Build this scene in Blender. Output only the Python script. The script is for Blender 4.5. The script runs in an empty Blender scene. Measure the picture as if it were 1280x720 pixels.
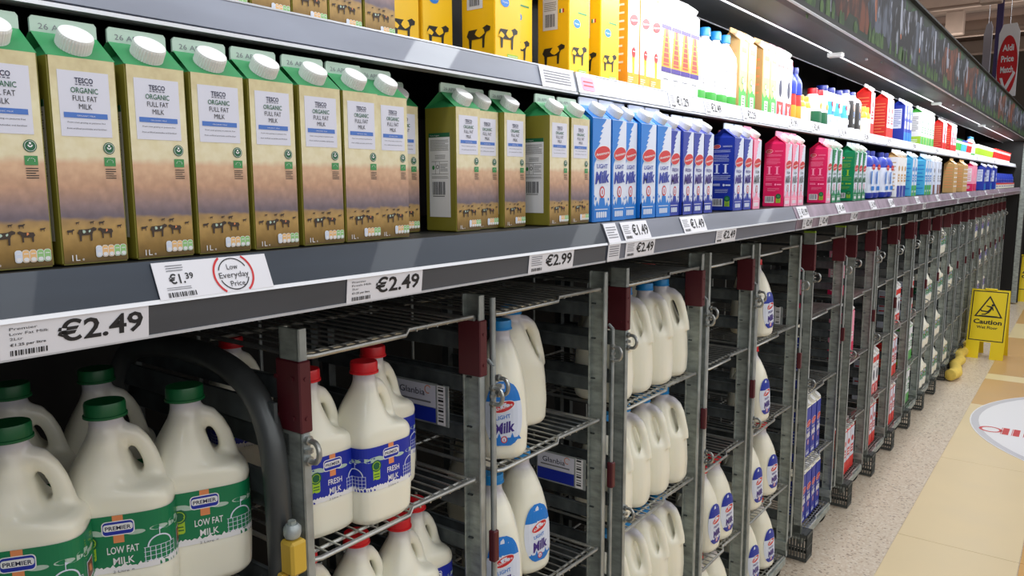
import bpy, bmesh, math, random
from mathutils import Vector, Matrix
random.seed(7)
SC = bpy.context.scene
COL = SC.collection
PI = math.pi

# ------------------------------------------------------------------ camera
cam_d = bpy.data.cameras.new('camera'); cam = bpy.data.objects.new('camera', cam_d); COL.objects.link(cam)
cam_d.sensor_width = 36.0; cam_d.lens = 27.0; cam_d.clip_start = 0.01; cam_d.clip_end = 100
cam.matrix_world = Matrix(((0.7988, -0.0786, 0.5964, 0.0), (0.6016, 0.1104, -0.7911, 0.0), (-0.0037, 0.9908, 0.1355, 1.65), (0, 0, 0, 1)))
SC.camera = cam

# ------------------------------------------------------------------ world, lights, exposure
w = bpy.data.worlds.new('store_air'); SC.world = w; w.use_nodes = True
w.node_tree.nodes['Background'].inputs[0].default_value = (0.80, 0.88, 1.0, 1)
w.node_tree.nodes['Background'].inputs[1].default_value = 0.15

def area(name, loc, size, power, direction, color=(1, 1, 1), spread=180):
    d = bpy.data.lights.new(name, 'AREA'); d.shape = 'RECTANGLE'; d.size, d.size_y = size; d.energy = power; d.color = color
    d.spread = math.radians(spread)
    o = bpy.data.objects.new(name, d); COL.objects.link(o); o.location = loc
    o.rotation_euler = Vector(direction).to_track_quat('-Z', 'Y').to_euler()
    return o
# ceiling luminaires of the aisle (rows run along the aisle)
for i, yy in enumerate((-1.5, 1.5, 4.5, 7.5, 10.5, 13.5)):
    area('ceiling_luminaire_light', (1.3, yy, 4.25), (0.5, 2.4), 31, (-0.35, 0, -1), (0.93, 0.97, 1.0))
for yy in (7.0, 10.5, 14.0, 17.5):  # added upward lamps that brighten the roof deck; no fittings hang there
    area('ceiling_fill_light', (-3.5, yy, 3.6), (6.0, 0.4), 26, (0, 0, 1), (1.0, 0.96, 0.9))
# added fill lamp standing in for bounce from the shelving across the aisle
area('opposite_fill_light', (2.7, 4.5, 2.45), (15, 1.8), 118, (-1, 0, -0.36), (1.0, 0.98, 0.95))
# tubes under the canopy of the cabinet (the first two metres are unlit)
for a, b_ in ((1.35, 3.4), (3.45, 5.9), (6.0, 8.5), (8.6, 12.1)):
    area('canopy_tube_light', (-0.765, (a + b_) / 2, 2.150), (b_ - a, 0.05), 4.6 * (b_ - a), (-0.42, 0, -1), (0.97, 0.98, 1.0))
area('canopy_tube_light', (-0.765, 0.45, 2.150), (1.6, 0.05), 2.2, (-0.42, 0, -1), (0.97, 0.98, 1.0))
SC.view_settings.view_transform = 'Standard'; SC.view_settings.look = 'None'
SC.view_settings.gamma = 1.0; SC.view_settings.use_curve_mapping = False
SC.view_settings.exposure = 0.14

# ------------------------------------------------------------------ materials
def lin(c):
    return tuple(((x / 255.0) / 12.92 if x / 255.0 <= 0.04045 else ((x / 255.0 + 0.055) / 1.055) ** 2.4) for x in c)
MATS = {}
def mat(name, rgb, rough=0.5, metal=0.0, noise=0.0, nscale=20.0, bump=0.0, alpha=None, coat=0.0, trans=0.0, sss=0.0, emit=0.0, stretch=(1, 1, 1)):
    if name in MATS: return MATS[name]
    m = bpy.data.materials.new(name); m.use_nodes = True; nt = m.node_tree; b = nt.nodes['Principled BSDF']
    c = lin(rgb); b.inputs['Base Color'].default_value = (*c, 1); b.inputs['Roughness'].default_value = rough
    b.inputs['Metallic'].default_value = metal; b.inputs['Coat Weight'].default_value = coat
    if trans: b.inputs['Transmission Weight'].default_value = trans
    if sss:
        b.inputs['Subsurface Weight'].default_value = sss; b.inputs['Subsurface Radius'].default_value = (0.02, 0.018, 0.012); b.inputs['Subsurface Scale'].default_value = 0.6
    if alpha is not None: b.inputs['Alpha'].default_value = alpha
    if emit:
        b.inputs['Emission Color'].default_value = (*c, 1); b.inputs['Emission Strength'].default_value = emit
    if noise or bump:
        tc = nt.nodes.new('ShaderNodeTexCoord'); mp = nt.nodes.new('ShaderNodeMapping'); mp.inputs['Scale'].default_value = stretch
        n = nt.nodes.new('ShaderNodeTexNoise'); n.inputs['Scale'].default_value = nscale; n.inputs['Detail'].default_value = 4
        nt.links.new(tc.outputs['Object'], mp.inputs[0]); nt.links.new(mp.outputs[0], n.inputs['Vector'])
        if noise:
            r = nt.nodes.new('ShaderNodeValToRGB'); r.color_ramp.elements[0].position = 0.3; r.color_ramp.elements[1].position = 0.7
            r.color_ramp.elements[0].color = (*[x * (1 - noise) for x in c], 1); r.color_ramp.elements[1].color = (*[min(1, x * (1 + noise)) for x in c], 1)
            nt.links.new(n.outputs['Fac'], r.inputs[0]); nt.links.new(r.outputs[0], b.inputs['Base Color'])
            rr = nt.nodes.new('ShaderNodeMapRange'); rr.inputs[3].default_value = max(0.05, rough - 0.1); rr.inputs[4].default_value = min(1, rough + 0.12)
            nt.links.new(n.outputs['Fac'], rr.inputs[0]); nt.links.new(rr.outputs[0], b.inputs['Roughness'])
        if bump:
            bp = nt.nodes.new('ShaderNodeBump'); bp.inputs['Strength'].default_value = bump; bp.inputs['Distance'].default_value = 0.002
            nt.links.new(n.outputs['Fac'], bp.inputs['Height']); nt.links.new(bp.outputs[0], b.inputs['Normal'])
    MATS[name] = m
    return m

def ramp_z(name, stops, rough=0.4, wob=0.004, nscale=30, coat=0.1, speck=0.0):
    """colour by height on the object, with a wobble: printed landscapes, milk line of a bottle"""
    m = bpy.data.materials.new(name); m.use_nodes = True; nt = m.node_tree; b = nt.nodes['Principled BSDF']
    b.inputs['Roughness'].default_value = rough; b.inputs['Coat Weight'].default_value = coat
    tc = nt.nodes.new('ShaderNodeTexCoord'); sp = nt.nodes.new('ShaderNodeSeparateXYZ'); n = nt.nodes.new('ShaderNodeTexNoise')
    n.inputs['Scale'].default_value = nscale; n.inputs['Detail'].default_value = 3
    mr = nt.nodes.new('ShaderNodeMapRange'); mr.inputs[3].default_value = -wob; mr.inputs[4].default_value = wob
    ad = nt.nodes.new('ShaderNodeMath'); ad.operation = 'ADD'
    z0, z1 = stops[0][0], stops[-1][0]
    mz = nt.nodes.new('ShaderNodeMapRange'); mz.inputs[1].default_value = z0; mz.inputs[2].default_value = z1
    r = nt.nodes.new('ShaderNodeValToRGB'); e = r.color_ramp.elements
    while len(e) < len(stops): e.new(0.5)
    for k, (z, c) in enumerate(stops):
        e[k].position = (z - z0) / (z1 - z0); e[k].color = (*lin(c), 1)
    L = nt.links.new
    L(tc.outputs['Object'], n.inputs['Vector']); L(tc.outputs['Object'], sp.inputs[0]); L(n.outputs['Fac'], mr.inputs[0])
    L(sp.outputs['Z'], ad.inputs[0]); L(mr.outputs[0], ad.inputs[1]); L(ad.outputs[0], mz.inputs[0]); L(mz.outputs[0], r.inputs[0])
    if speck:
        n2 = nt.nodes.new('ShaderNodeTexNoise'); n2.inputs['Scale'].default_value = 90; L(tc.outputs['Object'], n2.inputs['Vector'])
        mx = nt.nodes.new('ShaderNodeMix'); mx.data_type = 'RGBA'; mx.blend_type = 'OVERLAY'; mx.inputs[0].default_value = speck
        L(r.outputs[0], mx.inputs[6]); L(n2.outputs['Fac'], mx.inputs[7]); L(mx.outputs[2], b.inputs['Base Color'])
    else:
        L(r.outputs[0], b.inputs['Base Color'])
    MATS[name] = m
    return m

M = {}
M['umber'] = mat('dark_umber_print', (58, 44, 36), 0.5)
M['white'] = mat('white_paper', (232, 232, 236), 0.5)
M['cap_white'] = mat('white_cap_plastic', (236, 238, 238), 0.35)
M['olive'] = mat('olive_card', (130, 124, 44), 0.42, noise=0.04, coat=0.1)
M['roof_green'] = mat('green_card', (48, 140, 84), 0.42, coat=0.1)
M['fin_green'] = mat('pale_green_card', (176, 200, 186), 0.4, coat=0.2)
M['lav'] = mat('pale_lavender_print', (214, 216, 232), 0.45)
M['navy'] = mat('navy_print', (24, 30, 66), 0.5)
M['ink'] = mat('black_ink', (28, 28, 32), 0.55)
M['grey_ink'] = mat('grey_ink', (120, 122, 130), 0.55)
M['stripe'] = mat('blue_stripe_print', (70, 116, 196), 0.45)
M['lgreen'] = mat('green_print', (60, 140, 80), 0.45)
M['dgreen'] = mat('dark_green_print', (22, 96, 62), 0.45)
M['orange'] = mat('orange_print', (226, 140, 90), 0.45); M['paleamber'] = mat('pale_amber_print', (236, 190, 130), 0.45); M['palelime'] = mat('pale_green_print', (150, 200, 130), 0.45)
M['red'] = mat('red_print', (200, 38, 44), 0.4)
M['cream'] = mat('cream_print', (236, 232, 214), 0.5)
M['tesco'] = ramp_z('landscape_print', [(0.0, (84, 66, 26)), (0.015, (140, 108, 50)), (0.034, (178, 144, 84)), (0.044, (160, 130, 86)), (0.0475, (108, 98, 110)), (0.060, (142, 120, 120)), (0.080, (186, 146, 120)), (0.102, (210, 172, 140)), (0.110, (222, 212, 180)), (0.155, (224, 217, 180)), (0.208, (206, 193, 150))], rough=0.38, wob=0.007, nscale=28, speck=0.3)
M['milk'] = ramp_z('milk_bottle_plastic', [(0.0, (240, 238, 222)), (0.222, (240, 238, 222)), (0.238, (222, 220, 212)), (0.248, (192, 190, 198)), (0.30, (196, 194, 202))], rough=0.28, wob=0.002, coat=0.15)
for nm in ('milk',):
    b = M[nm].node_tree.nodes['Principled BSDF']; b.inputs['Subsurface Weight'].default_value = 0.25
    b.inputs['Subsurface Radius'].default_value = (1, 0.9, 0.7); b.inputs['Subsurface Scale'].default_value = 0.012
M['cap_green'] = mat('green_cap_plastic', (12, 92, 50), 0.4)
M['cap_red'] = mat('red_cap_plastic', (206, 26, 38), 0.4)
M['cap_blue'] = mat('blue_cap_plastic', (24, 130, 200), 0.4)
M['cap_navy'] = mat('navy_cap_plastic', (24, 40, 130), 0.4)
M['lab_green'] = mat('green_label', (14, 122, 78), 0.42, noise=0.05, nscale=14)
M['lab_blue'] = mat('royal_blue_label', (22, 44, 164), 0.42, noise=0.05, nscale=14)
M['sky'] = mat('sky_blue_print', (24, 120, 208), 0.4)
M['royal'] = mat('royal_blue_print', (28, 52, 160), 0.4)
M['pink'] = mat('pink_card', (218, 28, 92), 0.4, coat=0.1)
M['pinkd'] = mat('light_pink_print', (246, 160, 190), 0.4)
M['teal'] = mat('green_teal_card', (10, 130, 84), 0.4)
M['yellow'] = mat('yellow_card', (246, 196, 24), 0.4, coat=0.1)
M['orangec'] = mat('orange_card', (240, 160, 44), 0.4, coat=0.1)
M['brown'] = mat('kraft_brown_card', (190, 152, 96), 0.55)
M['ltblue'] = mat('light_blue_card', (70, 170, 220), 0.4)
M['redc'] = mat('red_card', (214, 44, 40), 0.4)
M['greenc'] = mat('leaf_green_card', (70, 170, 70), 0.4)
M['lime'] = mat('lime_print', (160, 200, 50), 0.45)
M['blackc'] = mat('black_label', (30, 28, 30), 0.4)
M['brownp'] = mat('brown_photo_print', (120, 70, 56), 0.5)
M['purple'] = mat('purple_print', (60, 40, 130), 0.4)
M['palesplash'] = mat('pale_splash_print', (214, 222, 240), 0.45)
# metals and plastics of cabinet and cages
M['galv'] = mat('galvanised_steel', (168, 176, 178), 0.45, 0.55, noise=0.28, nscale=16, bump=0.15)
M['bar'] = mat('shaded_galvanised_strip', (84, 91, 94), 0.5, 0.5, noise=0.4, nscale=22, bump=0.2)  # galvanised steel darkened to paint in the shade inside the cages
M['lime_cap'] = mat('lime_post_cap', (150, 190, 60), 0.5)
M['railw'] = mat('white_ticket_rail', (222, 225, 233), 0.4, noise=0.08, nscale=8)
M['rail1b'] = mat('dark_lower_ticket_rail', (76, 79, 86), 0.4, 0.1, noise=0.2, nscale=6, stretch=(1, 0.25, 2), coat=0.1)
M['galvd'] = mat('dull_galvanised_steel', (158, 166, 162), 0.52, 0.45, noise=0.32, nscale=22, bump=0.2, stretch=(1, 1, 3))
M['wire'] = mat('zinc_wire', (176, 178, 176), 0.34, 0.8, noise=0.15, nscale=40)
M['steeldark'] = mat('worn_dark_steel_tube', (84, 88, 90), 0.4, 0.6, noise=0.35, nscale=14, bump=0.2, stretch=(1, 1, 0.4))
M['maroon'] = mat('maroon_plastic', (84, 24, 34), 0.45, noise=0.08, nscale=30)
M['black'] = mat('black_painted_metal', (16, 17, 19), 0.5)
M['blackin'] = mat('black_cabinet_lining', (13, 14, 16), 0.6, noise=0.2, nscale=3)
M['rail'] = mat('dark_blue_grey_rail', (44, 52, 64), 0.42, 0.2, noise=0.3, nscale=6, stretch=(1, 0.25, 2), coat=0.1)
M['rail2'] = mat('grey_ticket_rail', (112, 116, 130), 0.4, 0.1, noise=0.25, nscale=6, stretch=(1, 0.25, 2), coat=0.1)
M['rail3'] = mat('worn_mauve_ticket_rail', (138, 122, 138), 0.4, 0.1, noise=0.4, nscale=9, stretch=(1, 1.5, 1), coat=0.1)
M['edge'] = mat('bright_aluminium_edge', (215, 218, 225), 0.3, 0.5)
M['railclear'] = mat('pale_clear_ticket_rail', (140, 146, 162), 0.45, 0.0, noise=0.2, nscale=8, stretch=(1, 0.3, 1), coat=0.6)
M['crate'] = mat('grey_wheel_guard', (88, 92, 90), 0.6, 0.3, noise=0.25, nscale=30, bump=0.3)
M['ticket'] = mat('white_ticket_card', (222, 222, 230), 0.5, noise=0.02, nscale=8)
M['ytag'] = mat('yellow_tag_plastic', (206, 170, 62), 0.5)
M['ysign'] = mat('yellow_sign_plastic', (240, 214, 30), 0.4)
M['ysock'] = mat('yellow_absorbent_fabric', (226, 196, 90), 0.85, noise=0.12, nscale=30, bump=0.5)
M['canopy'] = mat('brushed_grey_canopy', (64, 68, 71), 0.55, 0.1, noise=0.1, nscale=4)
M['tube'] = mat('fluorescent_tube', (250, 250, 255), 0.4, emit=1.3)
M['beam'] = mat('dusty_painted_beam', (186, 164, 150), 0.7, noise=0.1, nscale=3)
M['ceil'] = mat('brown_roof_deck', (124, 100, 88), 0.8, noise=0.15, nscale=2)
M['wall'] = mat('pale_wall_paint', (150, 140, 128), 0.8, noise=0.05, nscale=2)
M['wood'] = mat('light_wood', (170, 124, 78), 0.6, noise=0.2, nscale=10, stretch=(1, 1, 6))
M['post'] = mat('dark_purple_post', (60, 48, 92), 0.4)

# terrazzo
def terrazzo():
    m = bpy.data.materials.new('speckled_terrazzo'); m.use_nodes = True; nt = m.node_tree; b = nt.nodes['Principled BSDF']; L = nt.links.new
    b.inputs['Roughness'].default_value = 0.34
    tc = nt.nodes.new('ShaderNodeTexCoord')
    v = nt.nodes.new('ShaderNodeTexVoronoi'); v.inputs['Scale'].default_value = 115; L(tc.outputs['Object'], v.inputs['Vector'])
    r = nt.nodes.new('ShaderNodeValToRGB'); e = r.color_ramp.elements; r.color_ramp.interpolation = 'CONSTANT'
    sep = nt.nodes.new('ShaderNodeSeparateColor'); L(v.outputs['Color'], sep.inputs[0]); L(sep.outputs[0], r.inputs[0])
    e[0].position = 0; e[0].color = (*lin((118, 98, 84)), 1); e[1].position = 0.06; e[1].color = (*lin((206, 192, 172)), 1)
    for p, c in ((0.35, (214, 202, 184)), (0.7, (200, 182, 160)), (0.84, (226, 218, 204)), (0.95, (176, 150, 126))):
        q = e.new(p); q.color = (*lin(c), 1)
    n = nt.nodes.new('ShaderNodeTexNoise'); n.inputs['Scale'].default_value = 2.5; L(tc.outputs['Object'], n.inputs['Vector'])
    mx = nt.nodes.new('ShaderNodeMix'); mx.data_type = 'RGBA'; mx.inputs[0].default_value = 0.38
    mx.inputs[7].default_value = (*lin((208, 190, 168)), 1); L(r.outputs[0], mx.inputs[6]); L(mx.outputs[2], b.inputs['Base Color'])
    mr = nt.nodes.new('ShaderNodeMapRange'); mr.inputs[3].default_value = 0.26; mr.inputs[4].default_value = 0.48
    L(n.outputs['Fac'], mr.inputs[0]); L(mr.outputs[0], b.inputs['Roughness'])
    return m
M['terrazzo'] = terrazzo()
TILE = [mat('cream_vinyl_tile', (222, 202, 160), 0.4, noise=0.03, nscale=3), mat('tan_vinyl_tile', (200, 160, 104), 0.4, noise=0.05, nscale=3), mat('amber_vinyl_tile', (206, 158, 84), 0.4, noise=0.05, nscale=3), mat('light_cream_vinyl_tile', (226, 208, 160), 0.4, noise=0.03, nscale=3)]

# ------------------------------------------------------------------ mesh builder
class MB:
    def __init__(s): s.v = []; s.f = []; s.m = []
    def add(s, vs, fs, m=0):
        o = len(s.v); s.v += [tuple(p) for p in vs]; s.f += [tuple(i + o for i in f) for f in fs]; s.m += [m] * len(fs); return s
    def box(s, x0, x1, y0, y1, z0, z1, m=0):
        vs = [(x, y, z) for z in (z0, z1) for y in (y0, y1) for x in (x0, x1)]
        return s.add(vs, [(0, 2, 3, 1), (4, 5, 7, 6), (0, 1, 5, 4), (2, 6, 7, 3), (0, 4, 6, 2), (1, 3, 7, 5)], m)
    def tube(s, path, r, n=8, m=0, closed=False, caps=True, flat=1.0):
        P = [Vector(p) for p in path]; k = len(P); R = r if isinstance(r, (list, tuple)) else [r] * k; vs = []
        up = None
        for i in range(k):
            if closed: t = (P[(i + 1) % k] - P[i - 1]).normalized()
            else: t = (P[min(i + 1, k - 1)] - P[max(i - 1, 0)]).normalized()
            if up is None:
                up = Vector((0, 0, 1)) if abs(t.z) < 0.9 else Vector((0, 1, 0))
            a = t.cross(up).normalized(); b = a.cross(t).normalized(); up = b
            for j in range(n):
                q = 2 * PI * j / n; vs.append(P[i] + (a * math.cos(q) * flat + b * math.sin(q)) * R[i])
        fs = []
        for i in range(k if closed else k - 1):
            for j in range(n):
                i2 = (i + 1) % k; fs.append((i * n + j, i * n + (j + 1) % n, i2 * n + (j + 1) % n, i2 * n + j))
        if caps and not closed:
            fs.append(tuple(range(n))[::-1]); fs.append(tuple(range((k - 1) * n, k * n)))
        return s.add(vs, fs, m)
    def rod(s, a, b, r, n=6, m=0): return s.tube([a, b], r, n, m)
    def lathe(s, prof, n=24, m=0, cx=0, cy=0, rib=0.0, ribz=None, mfun=None):
        vs = []; fs = []; k = len(prof); o = len(s.v)
        for i, (r, z) in enumerate(prof):
            for j in range(n):
                rr = r - (rib if (rib and ribz and ribz[0] <= i <= ribz[1] and j % 2) else 0)
                vs.append((cx + rr * math.cos(2 * PI * j / n), cy + rr * math.sin(2 * PI * j / n), z))
        s.v += vs
        for i in range(k - 1):
            for j in range(n):
                s.f.append(tuple(o + q for q in (i * n + j, i * n + (j + 1) % n, (i + 1) * n + (j + 1) % n, (i + 1) * n + j))); s.m.append(mfun(i) if mfun else m)
        s.f.append(tuple(o + j for j in range(n))[::-1]); s.m.append(mfun(0) if mfun else m)
        s.f.append(tuple(o + (k - 1) * n + j for j in range(n))); s.m.append(mfun(k - 2) if mfun else m)
        return s
    def prism(s, pts, axis, a, b, m=0):
        n = len(pts); mk = {'x': lambda p, t: (t, p[0], p[1]), 'y': lambda p, t: (p[0], t, p[1]), 'z': lambda p, t: (p[0], p[1], t)}[axis]
        vs = [mk(p, a) for p in pts] + [mk(p, b) for p in pts]
        fs = [tuple(range(n))[::-1], tuple(range(n, 2 * n))] + [(i, (i + 1) % n, n + (i + 1) % n, n + i) for i in range(n)]
        return s.add(vs, fs, m)
    def mesh(s, name, mats, smooth=False, bevel=0, fix=True):
        me = bpy.data.meshes.new(name); me.from_pydata(s.v, [], s.f)
        for m in mats: me.materials.append(m)
        me.polygons.foreach_set('material_index', s.m)
        bm = bmesh.new(); bm.from_mesh(me)
        if fix: bmesh.ops.recalc_face_normals(bm, faces=bm.faces)
        if bevel: bmesh.ops.bevel(bm, geom=list(bm.edges), offset=bevel, segments=1, affect='EDGES', clamp_overlap=True)
        bm.to_mesh(me); bm.free()
        if smooth:
            me.polygons.foreach_set('use_smooth', [True] * len(me.polygons)); me.set_sharp_from_angle(angle=math.radians(38))
        return me
    def build(s, name, mats, parent=None, smooth=False, bevel=0, loc=None, fix=True):
        if not isinstance(mats, (list, tuple)): mats = [mats]
        return link(name, s.mesh(name, mats, smooth, bevel, fix), parent, loc)

def link(name, data, parent=None, loc=None):
    o = bpy.data.objects.new(name, data); COL.objects.link(o)
    if parent: o.parent = parent
    if loc: o.location = loc
    return o
def tag(o, label, cat, group=None, kind=None):
    if label: o['label'] = label
    if cat: o['category'] = cat
    if group: o['group'] = group
    if kind: o['kind'] = kind
    return o
def thing(name, loc=(0, 0, 0), rz=0.0):
    o = link(name, None); o.location = loc; o.rotation_euler = (0, 0, rz); o.empty_display_size = 0.05; return o
def dup(root, loc, rz=0.0, scale=None, rot=None):
    r = root.copy(); COL.objects.link(r); r.location = loc; r.rotation_euler = rot if rot else (0, 0, rz)
    if scale: r.scale = scale
    for ch in root.children:
        c = ch.copy(); COL.objects.link(c); c.parent = r
        for g in ch.children:
            d = g.copy(); COL.objects.link(d); d.parent = c
    return r
ORD = ['first', 'second', 'third', 'fourth', 'fifth', 'sixth', 'seventh', 'eighth', 'ninth', 'tenth', 'eleventh', 'twelfth', 'thirteenth', 'fourteenth', 'fifteenth', 'sixteenth', 'seventeenth', 'eighteenth', 'nineteenth', 'twentieth', 'twenty-first', 'twenty-second', 'twenty-third', 'twenty-fourth', 'twenty-fifth', 'twenty-sixth']

# ------------------------------------------------------------------ flat print (lettering and artwork as thin polygons)
TXT = {}
def text2d(t, bold=0.0):
    key = (t, bold)
    if key not in TXT:
        cu = bpy.data.curves.new('lettering', 'FONT'); cu.body = t; cu.size = 1.0; cu.resolution_u = 2; cu.offset = bold
        ob = bpy.data.objects.new('lettering', cu); COL.objects.link(ob)
        dg = bpy.context.evaluated_depsgraph_get(); me = bpy.data.meshes.new_from_object(ob.evaluated_get(dg))
        vs = [(v.co.x, v.co.y) for v in me.vertices]; fs = [tuple(p.vertices) for p in me.polygons]
        bpy.data.objects.remove(ob); bpy.data.curves.remove(cu); bpy.data.meshes.remove(me)
        xs = [p[0] for p in vs] or [0, 1]; 
        TXT[key] = (vs, fs, min(xs), max(xs))
    return TXT[key]
class Print:
    def __init__(s): s.mb = MB(); s.mats = []
    def mi(s, m):
        if isinstance(m, str): m = M[m]
        if m not in s.mats: s.mats.append(m)
        return s.mats.index(m)
    def poly(s, pts, m, lay=1):
        s.mb.add([(p[0], p[1], lay) for p in pts], [tuple(range(len(pts)))], s.mi(m)); return s
    def rect(s, x0, y0, x1, y1, m, lay=0, nx=1):
        vs = []; fs = []
        for i in range(nx + 1):
            x = x0 + (x1 - x0) * i / nx; vs += [(x, y0, lay), (x, y1, lay)]
        for i in range(nx): fs.append((2 * i, 2 * i + 2, 2 * i + 3, 2 * i + 1))
        s.mb.add(vs, fs, s.mi(m)); return s
    def ell(s, cx, cy, rx, ry, m, lay=1, n=20, rot=0.0):
        c, q = math.cos(rot), math.sin(rot); pts = []
        for i in range(n):
            a = 2 * PI * i / n; x, y = rx * math.cos(a), ry * math.sin(a); pts.append((cx + x * c - y * q, cy + x * q + y * c))
        return s.poly(pts, m, lay)
    def ring(s, cx, cy, r0, r1, m, lay=1, n=24, a0=0.0, a1=2 * PI, sy=1.0):
        vs = []; fs = []
        for i in range(n + 1):
            a = a0 + (a1 - a0) * i / n
            vs += [(cx + r0 * math.cos(a), cy + r0 * sy * math.sin(a), lay), (cx + r1 * math.cos(a), cy + r1 * sy * math.sin(a), lay)]
        for i in range(n): fs.append((2 * i, 2 * i + 1, 2 * i + 3, 2 * i + 2))
        s.mb.add(vs, fs, s.mi(m)); return s
    def rrect(s, x0, y0, x1, y1, r, m, lay=1):
        pts = []
        for (cx, cy, a) in ((x1 - r, y1 - r, 0), (x0 + r, y1 - r, PI / 2), (x0 + r, y0 + r, PI), (x1 - r, y0 + r, 1.5 * PI)):
            for k in range(5): pts.append((cx + r * math.cos(a + k * PI / 8), cy + r * math.sin(a + k * PI / 8)))
        return s.poly(pts, m, lay)
    def text(s, t, cx, y, w, m, lay=2, h=None, bold=0.0, shear=0.0, left=False, rot=0.0):
        vs, fs, x0, x1 = text2d(t, bold); sx = w / max(1e-6, x1 - x0); sy = (h / 0.73) if h else sx
        c, q = math.cos(rot), math.sin(rot); out = []
        for x, yy in vs:
            a = (x - x0) * sx + shear * yy * sy - (0 if left else w / 2); b = yy * sy
            out.append((cx + a * c - b * q, y + a * q + b * c, lay))
        s.mb.add(out, fs, s.mi(m)); return s
    def lines(s, x0, x1, y0, y1, n, m='grey_ink', lay=1, th=0.35):
        for k in range(n):
            y = y1 - (y1 - y0) * (k + 0.5) / n; d = (y1 - y0) / n * th / 2; xe = x1 - (x1 - x0) * (0.35 * random.random() if k % 3 == 2 else 0.04 * random.random())
            s.rect(x0, y - d, xe, y + d, m, lay)
        return s
    def barcode(s, x0, y0, x1, y1, m='ink', lay=2, n=13):
        x = x0; u = (x1 - x0) / (n * 2.0); k = 0
        while x < x1 - u:
            wd = u * (0.6 + 1.0 * ((k * 7) % 5) / 4); s.rect(x, y0, x + wd, y1, m, lay); x += wd + u * (0.6 + 0.8 * ((k * 3) % 4) / 3); k += 1
        return s
    def build(s, name, fn, parent, step=0.0003, base=0.0003, smooth=False):
        s.mb.v = [tuple(fn(p[0], p[1], base + step * p[2])) for p in s.mb.v]
        return s.mb.build(name, s.mats, parent, fix=False)
def blob(cx, cy, r, n=9, jag=0.35, sx=1.0, seed=0, rot=0.0):
    R = random.Random(seed * 13 + 5); out = []
    for i in range(n):
        a = 2 * PI * i / n + rot; q = r * (1 + jag * (R.random() - 0.5) * 2); out.append((cx + q * sx * math.cos(a), cy + q * math.sin(a)))
    return out
def cow(p, cx, cy, s, lay=3, m='ink', flip=1):
    body = [(-1.0, .35), (-.8, .75), (.5, .8), (.95, 1.0), (1.3, .85), (1.25, .6), (.9, .5), (.75, .2), (.7, -.6), (.5, -.6), (.5, .1), (-.5, .05), (-.55, -.6), (-.75, -.6), (-.8, .1)]
    p.poly([(cx + flip * a * s, cy + b * s) for a, b in body][::flip], m, lay)

# ------------------------------------------------------------------ ROOM
def structure(o, label=None):
    o['kind'] = 'structure'
    if label: o['label'] = label
    return o
fl = MB().box(-16, 6, -3, 24, -0.1, 0.0).build('floor', M['terrazzo']); structure(fl, 'speckled beige terrazzo floor with cream and tan vinyl tiles along the aisle')
ys = [1.0, 2.5, 3.84, 5.11, 6.53, 7.44, 7.66, 8.6, 9.6, 10.6, 11.6, 12.6, 14.0, 16.0, 18.0]
kinds_a = [0, 0, 0, 0, 1, 3, 1, 1, 3, 1, 1, 1, 1, 1]; kinds_b = [2, 2, 2, 2, 1, 3, 1, 1, 1, 1, 1, 1, 1, 1]
tile_mesh = {}
def tile(x0, x1, y0, y1, k):
    me = MB().box(x0 + .0015, x1 - .0015, y0 + .0015, y1 - .0015, 0.0, 0.003).mesh('floor_tile', [TILE[k]], bevel=0.0008)
    link('floor_tile', me, fl)
for i in range(len(ys) - 1):
    tile(-0.62, -0.135, ys[i], ys[i + 1], kinds_a[i]); tile(-0.135, 0.62, ys[i], ys[i + 1], kinds_b[i]); tile(0.62, 1.4, ys[i], ys[i + 1], kinds_b[(i + 1) % 14])
structure(MB().box(-1.75, -1.62, -3, 12.34, 0, 2.5).build('wall_left', M['blackin']), 'dark wall behind the chilled cabinet')
structure(MB().box(-16, 6, 22, 22.2, 0, 4.7).build('wall_back', M['wall']), 'pale wall at the far end of the store')
structure(MB().box(3.2, 3.4, -3, 22, 0, 2.2).build('wall_right', M['wall']), 'pale run of shelving backs across the aisle')
ce = structure(MB().box(-16, 6, -3, 22, 4.7, 4.85).build('ceiling', M['ceil']), 'brown roof deck with painted beams and service boxes')
for yy in (5.5, 8.0, 10.2, 12.6, 15.0, 17.5, 20.0):
    MB().box(-16, 6, yy, yy + 0.16, 4.42, 4.70).build('beam', M['beam'], ce)
for xx in (-7.5, -5.2, -3.0, -0.9, 1.2, 3.2):
    MB().box(xx, xx + 0.12, -3, 22, 4.30, 4.42).build('beam', M['beam'], ce)
for xx, yy in ((-1.9, 9.0), (-1.4, 12.0), (-2.1, 14.2), (-1.2, 16.5), (-2.6, 11.0)):
    MB().box(xx, xx + 0.25, yy, yy + 0.2, 3.95, 4.3).build('service_box', M['beam'], ce, bevel=0.01)
for xx in (-2.3, -0.2):
    MB().tube([(xx, -3, 4.15), (xx, 22, 4.15)], 0.05, 10).build('duct', M['beam'], ce, smooth=True)
for yy in (6.8, 9.2, 11.4, 13.8, 16.2, 19.0):
    MB().tube([(-16, yy, 4.28), (6, yy, 4.28)], 0.03, 8).build('pipe', M['beam'], ce, smooth=True)

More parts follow.
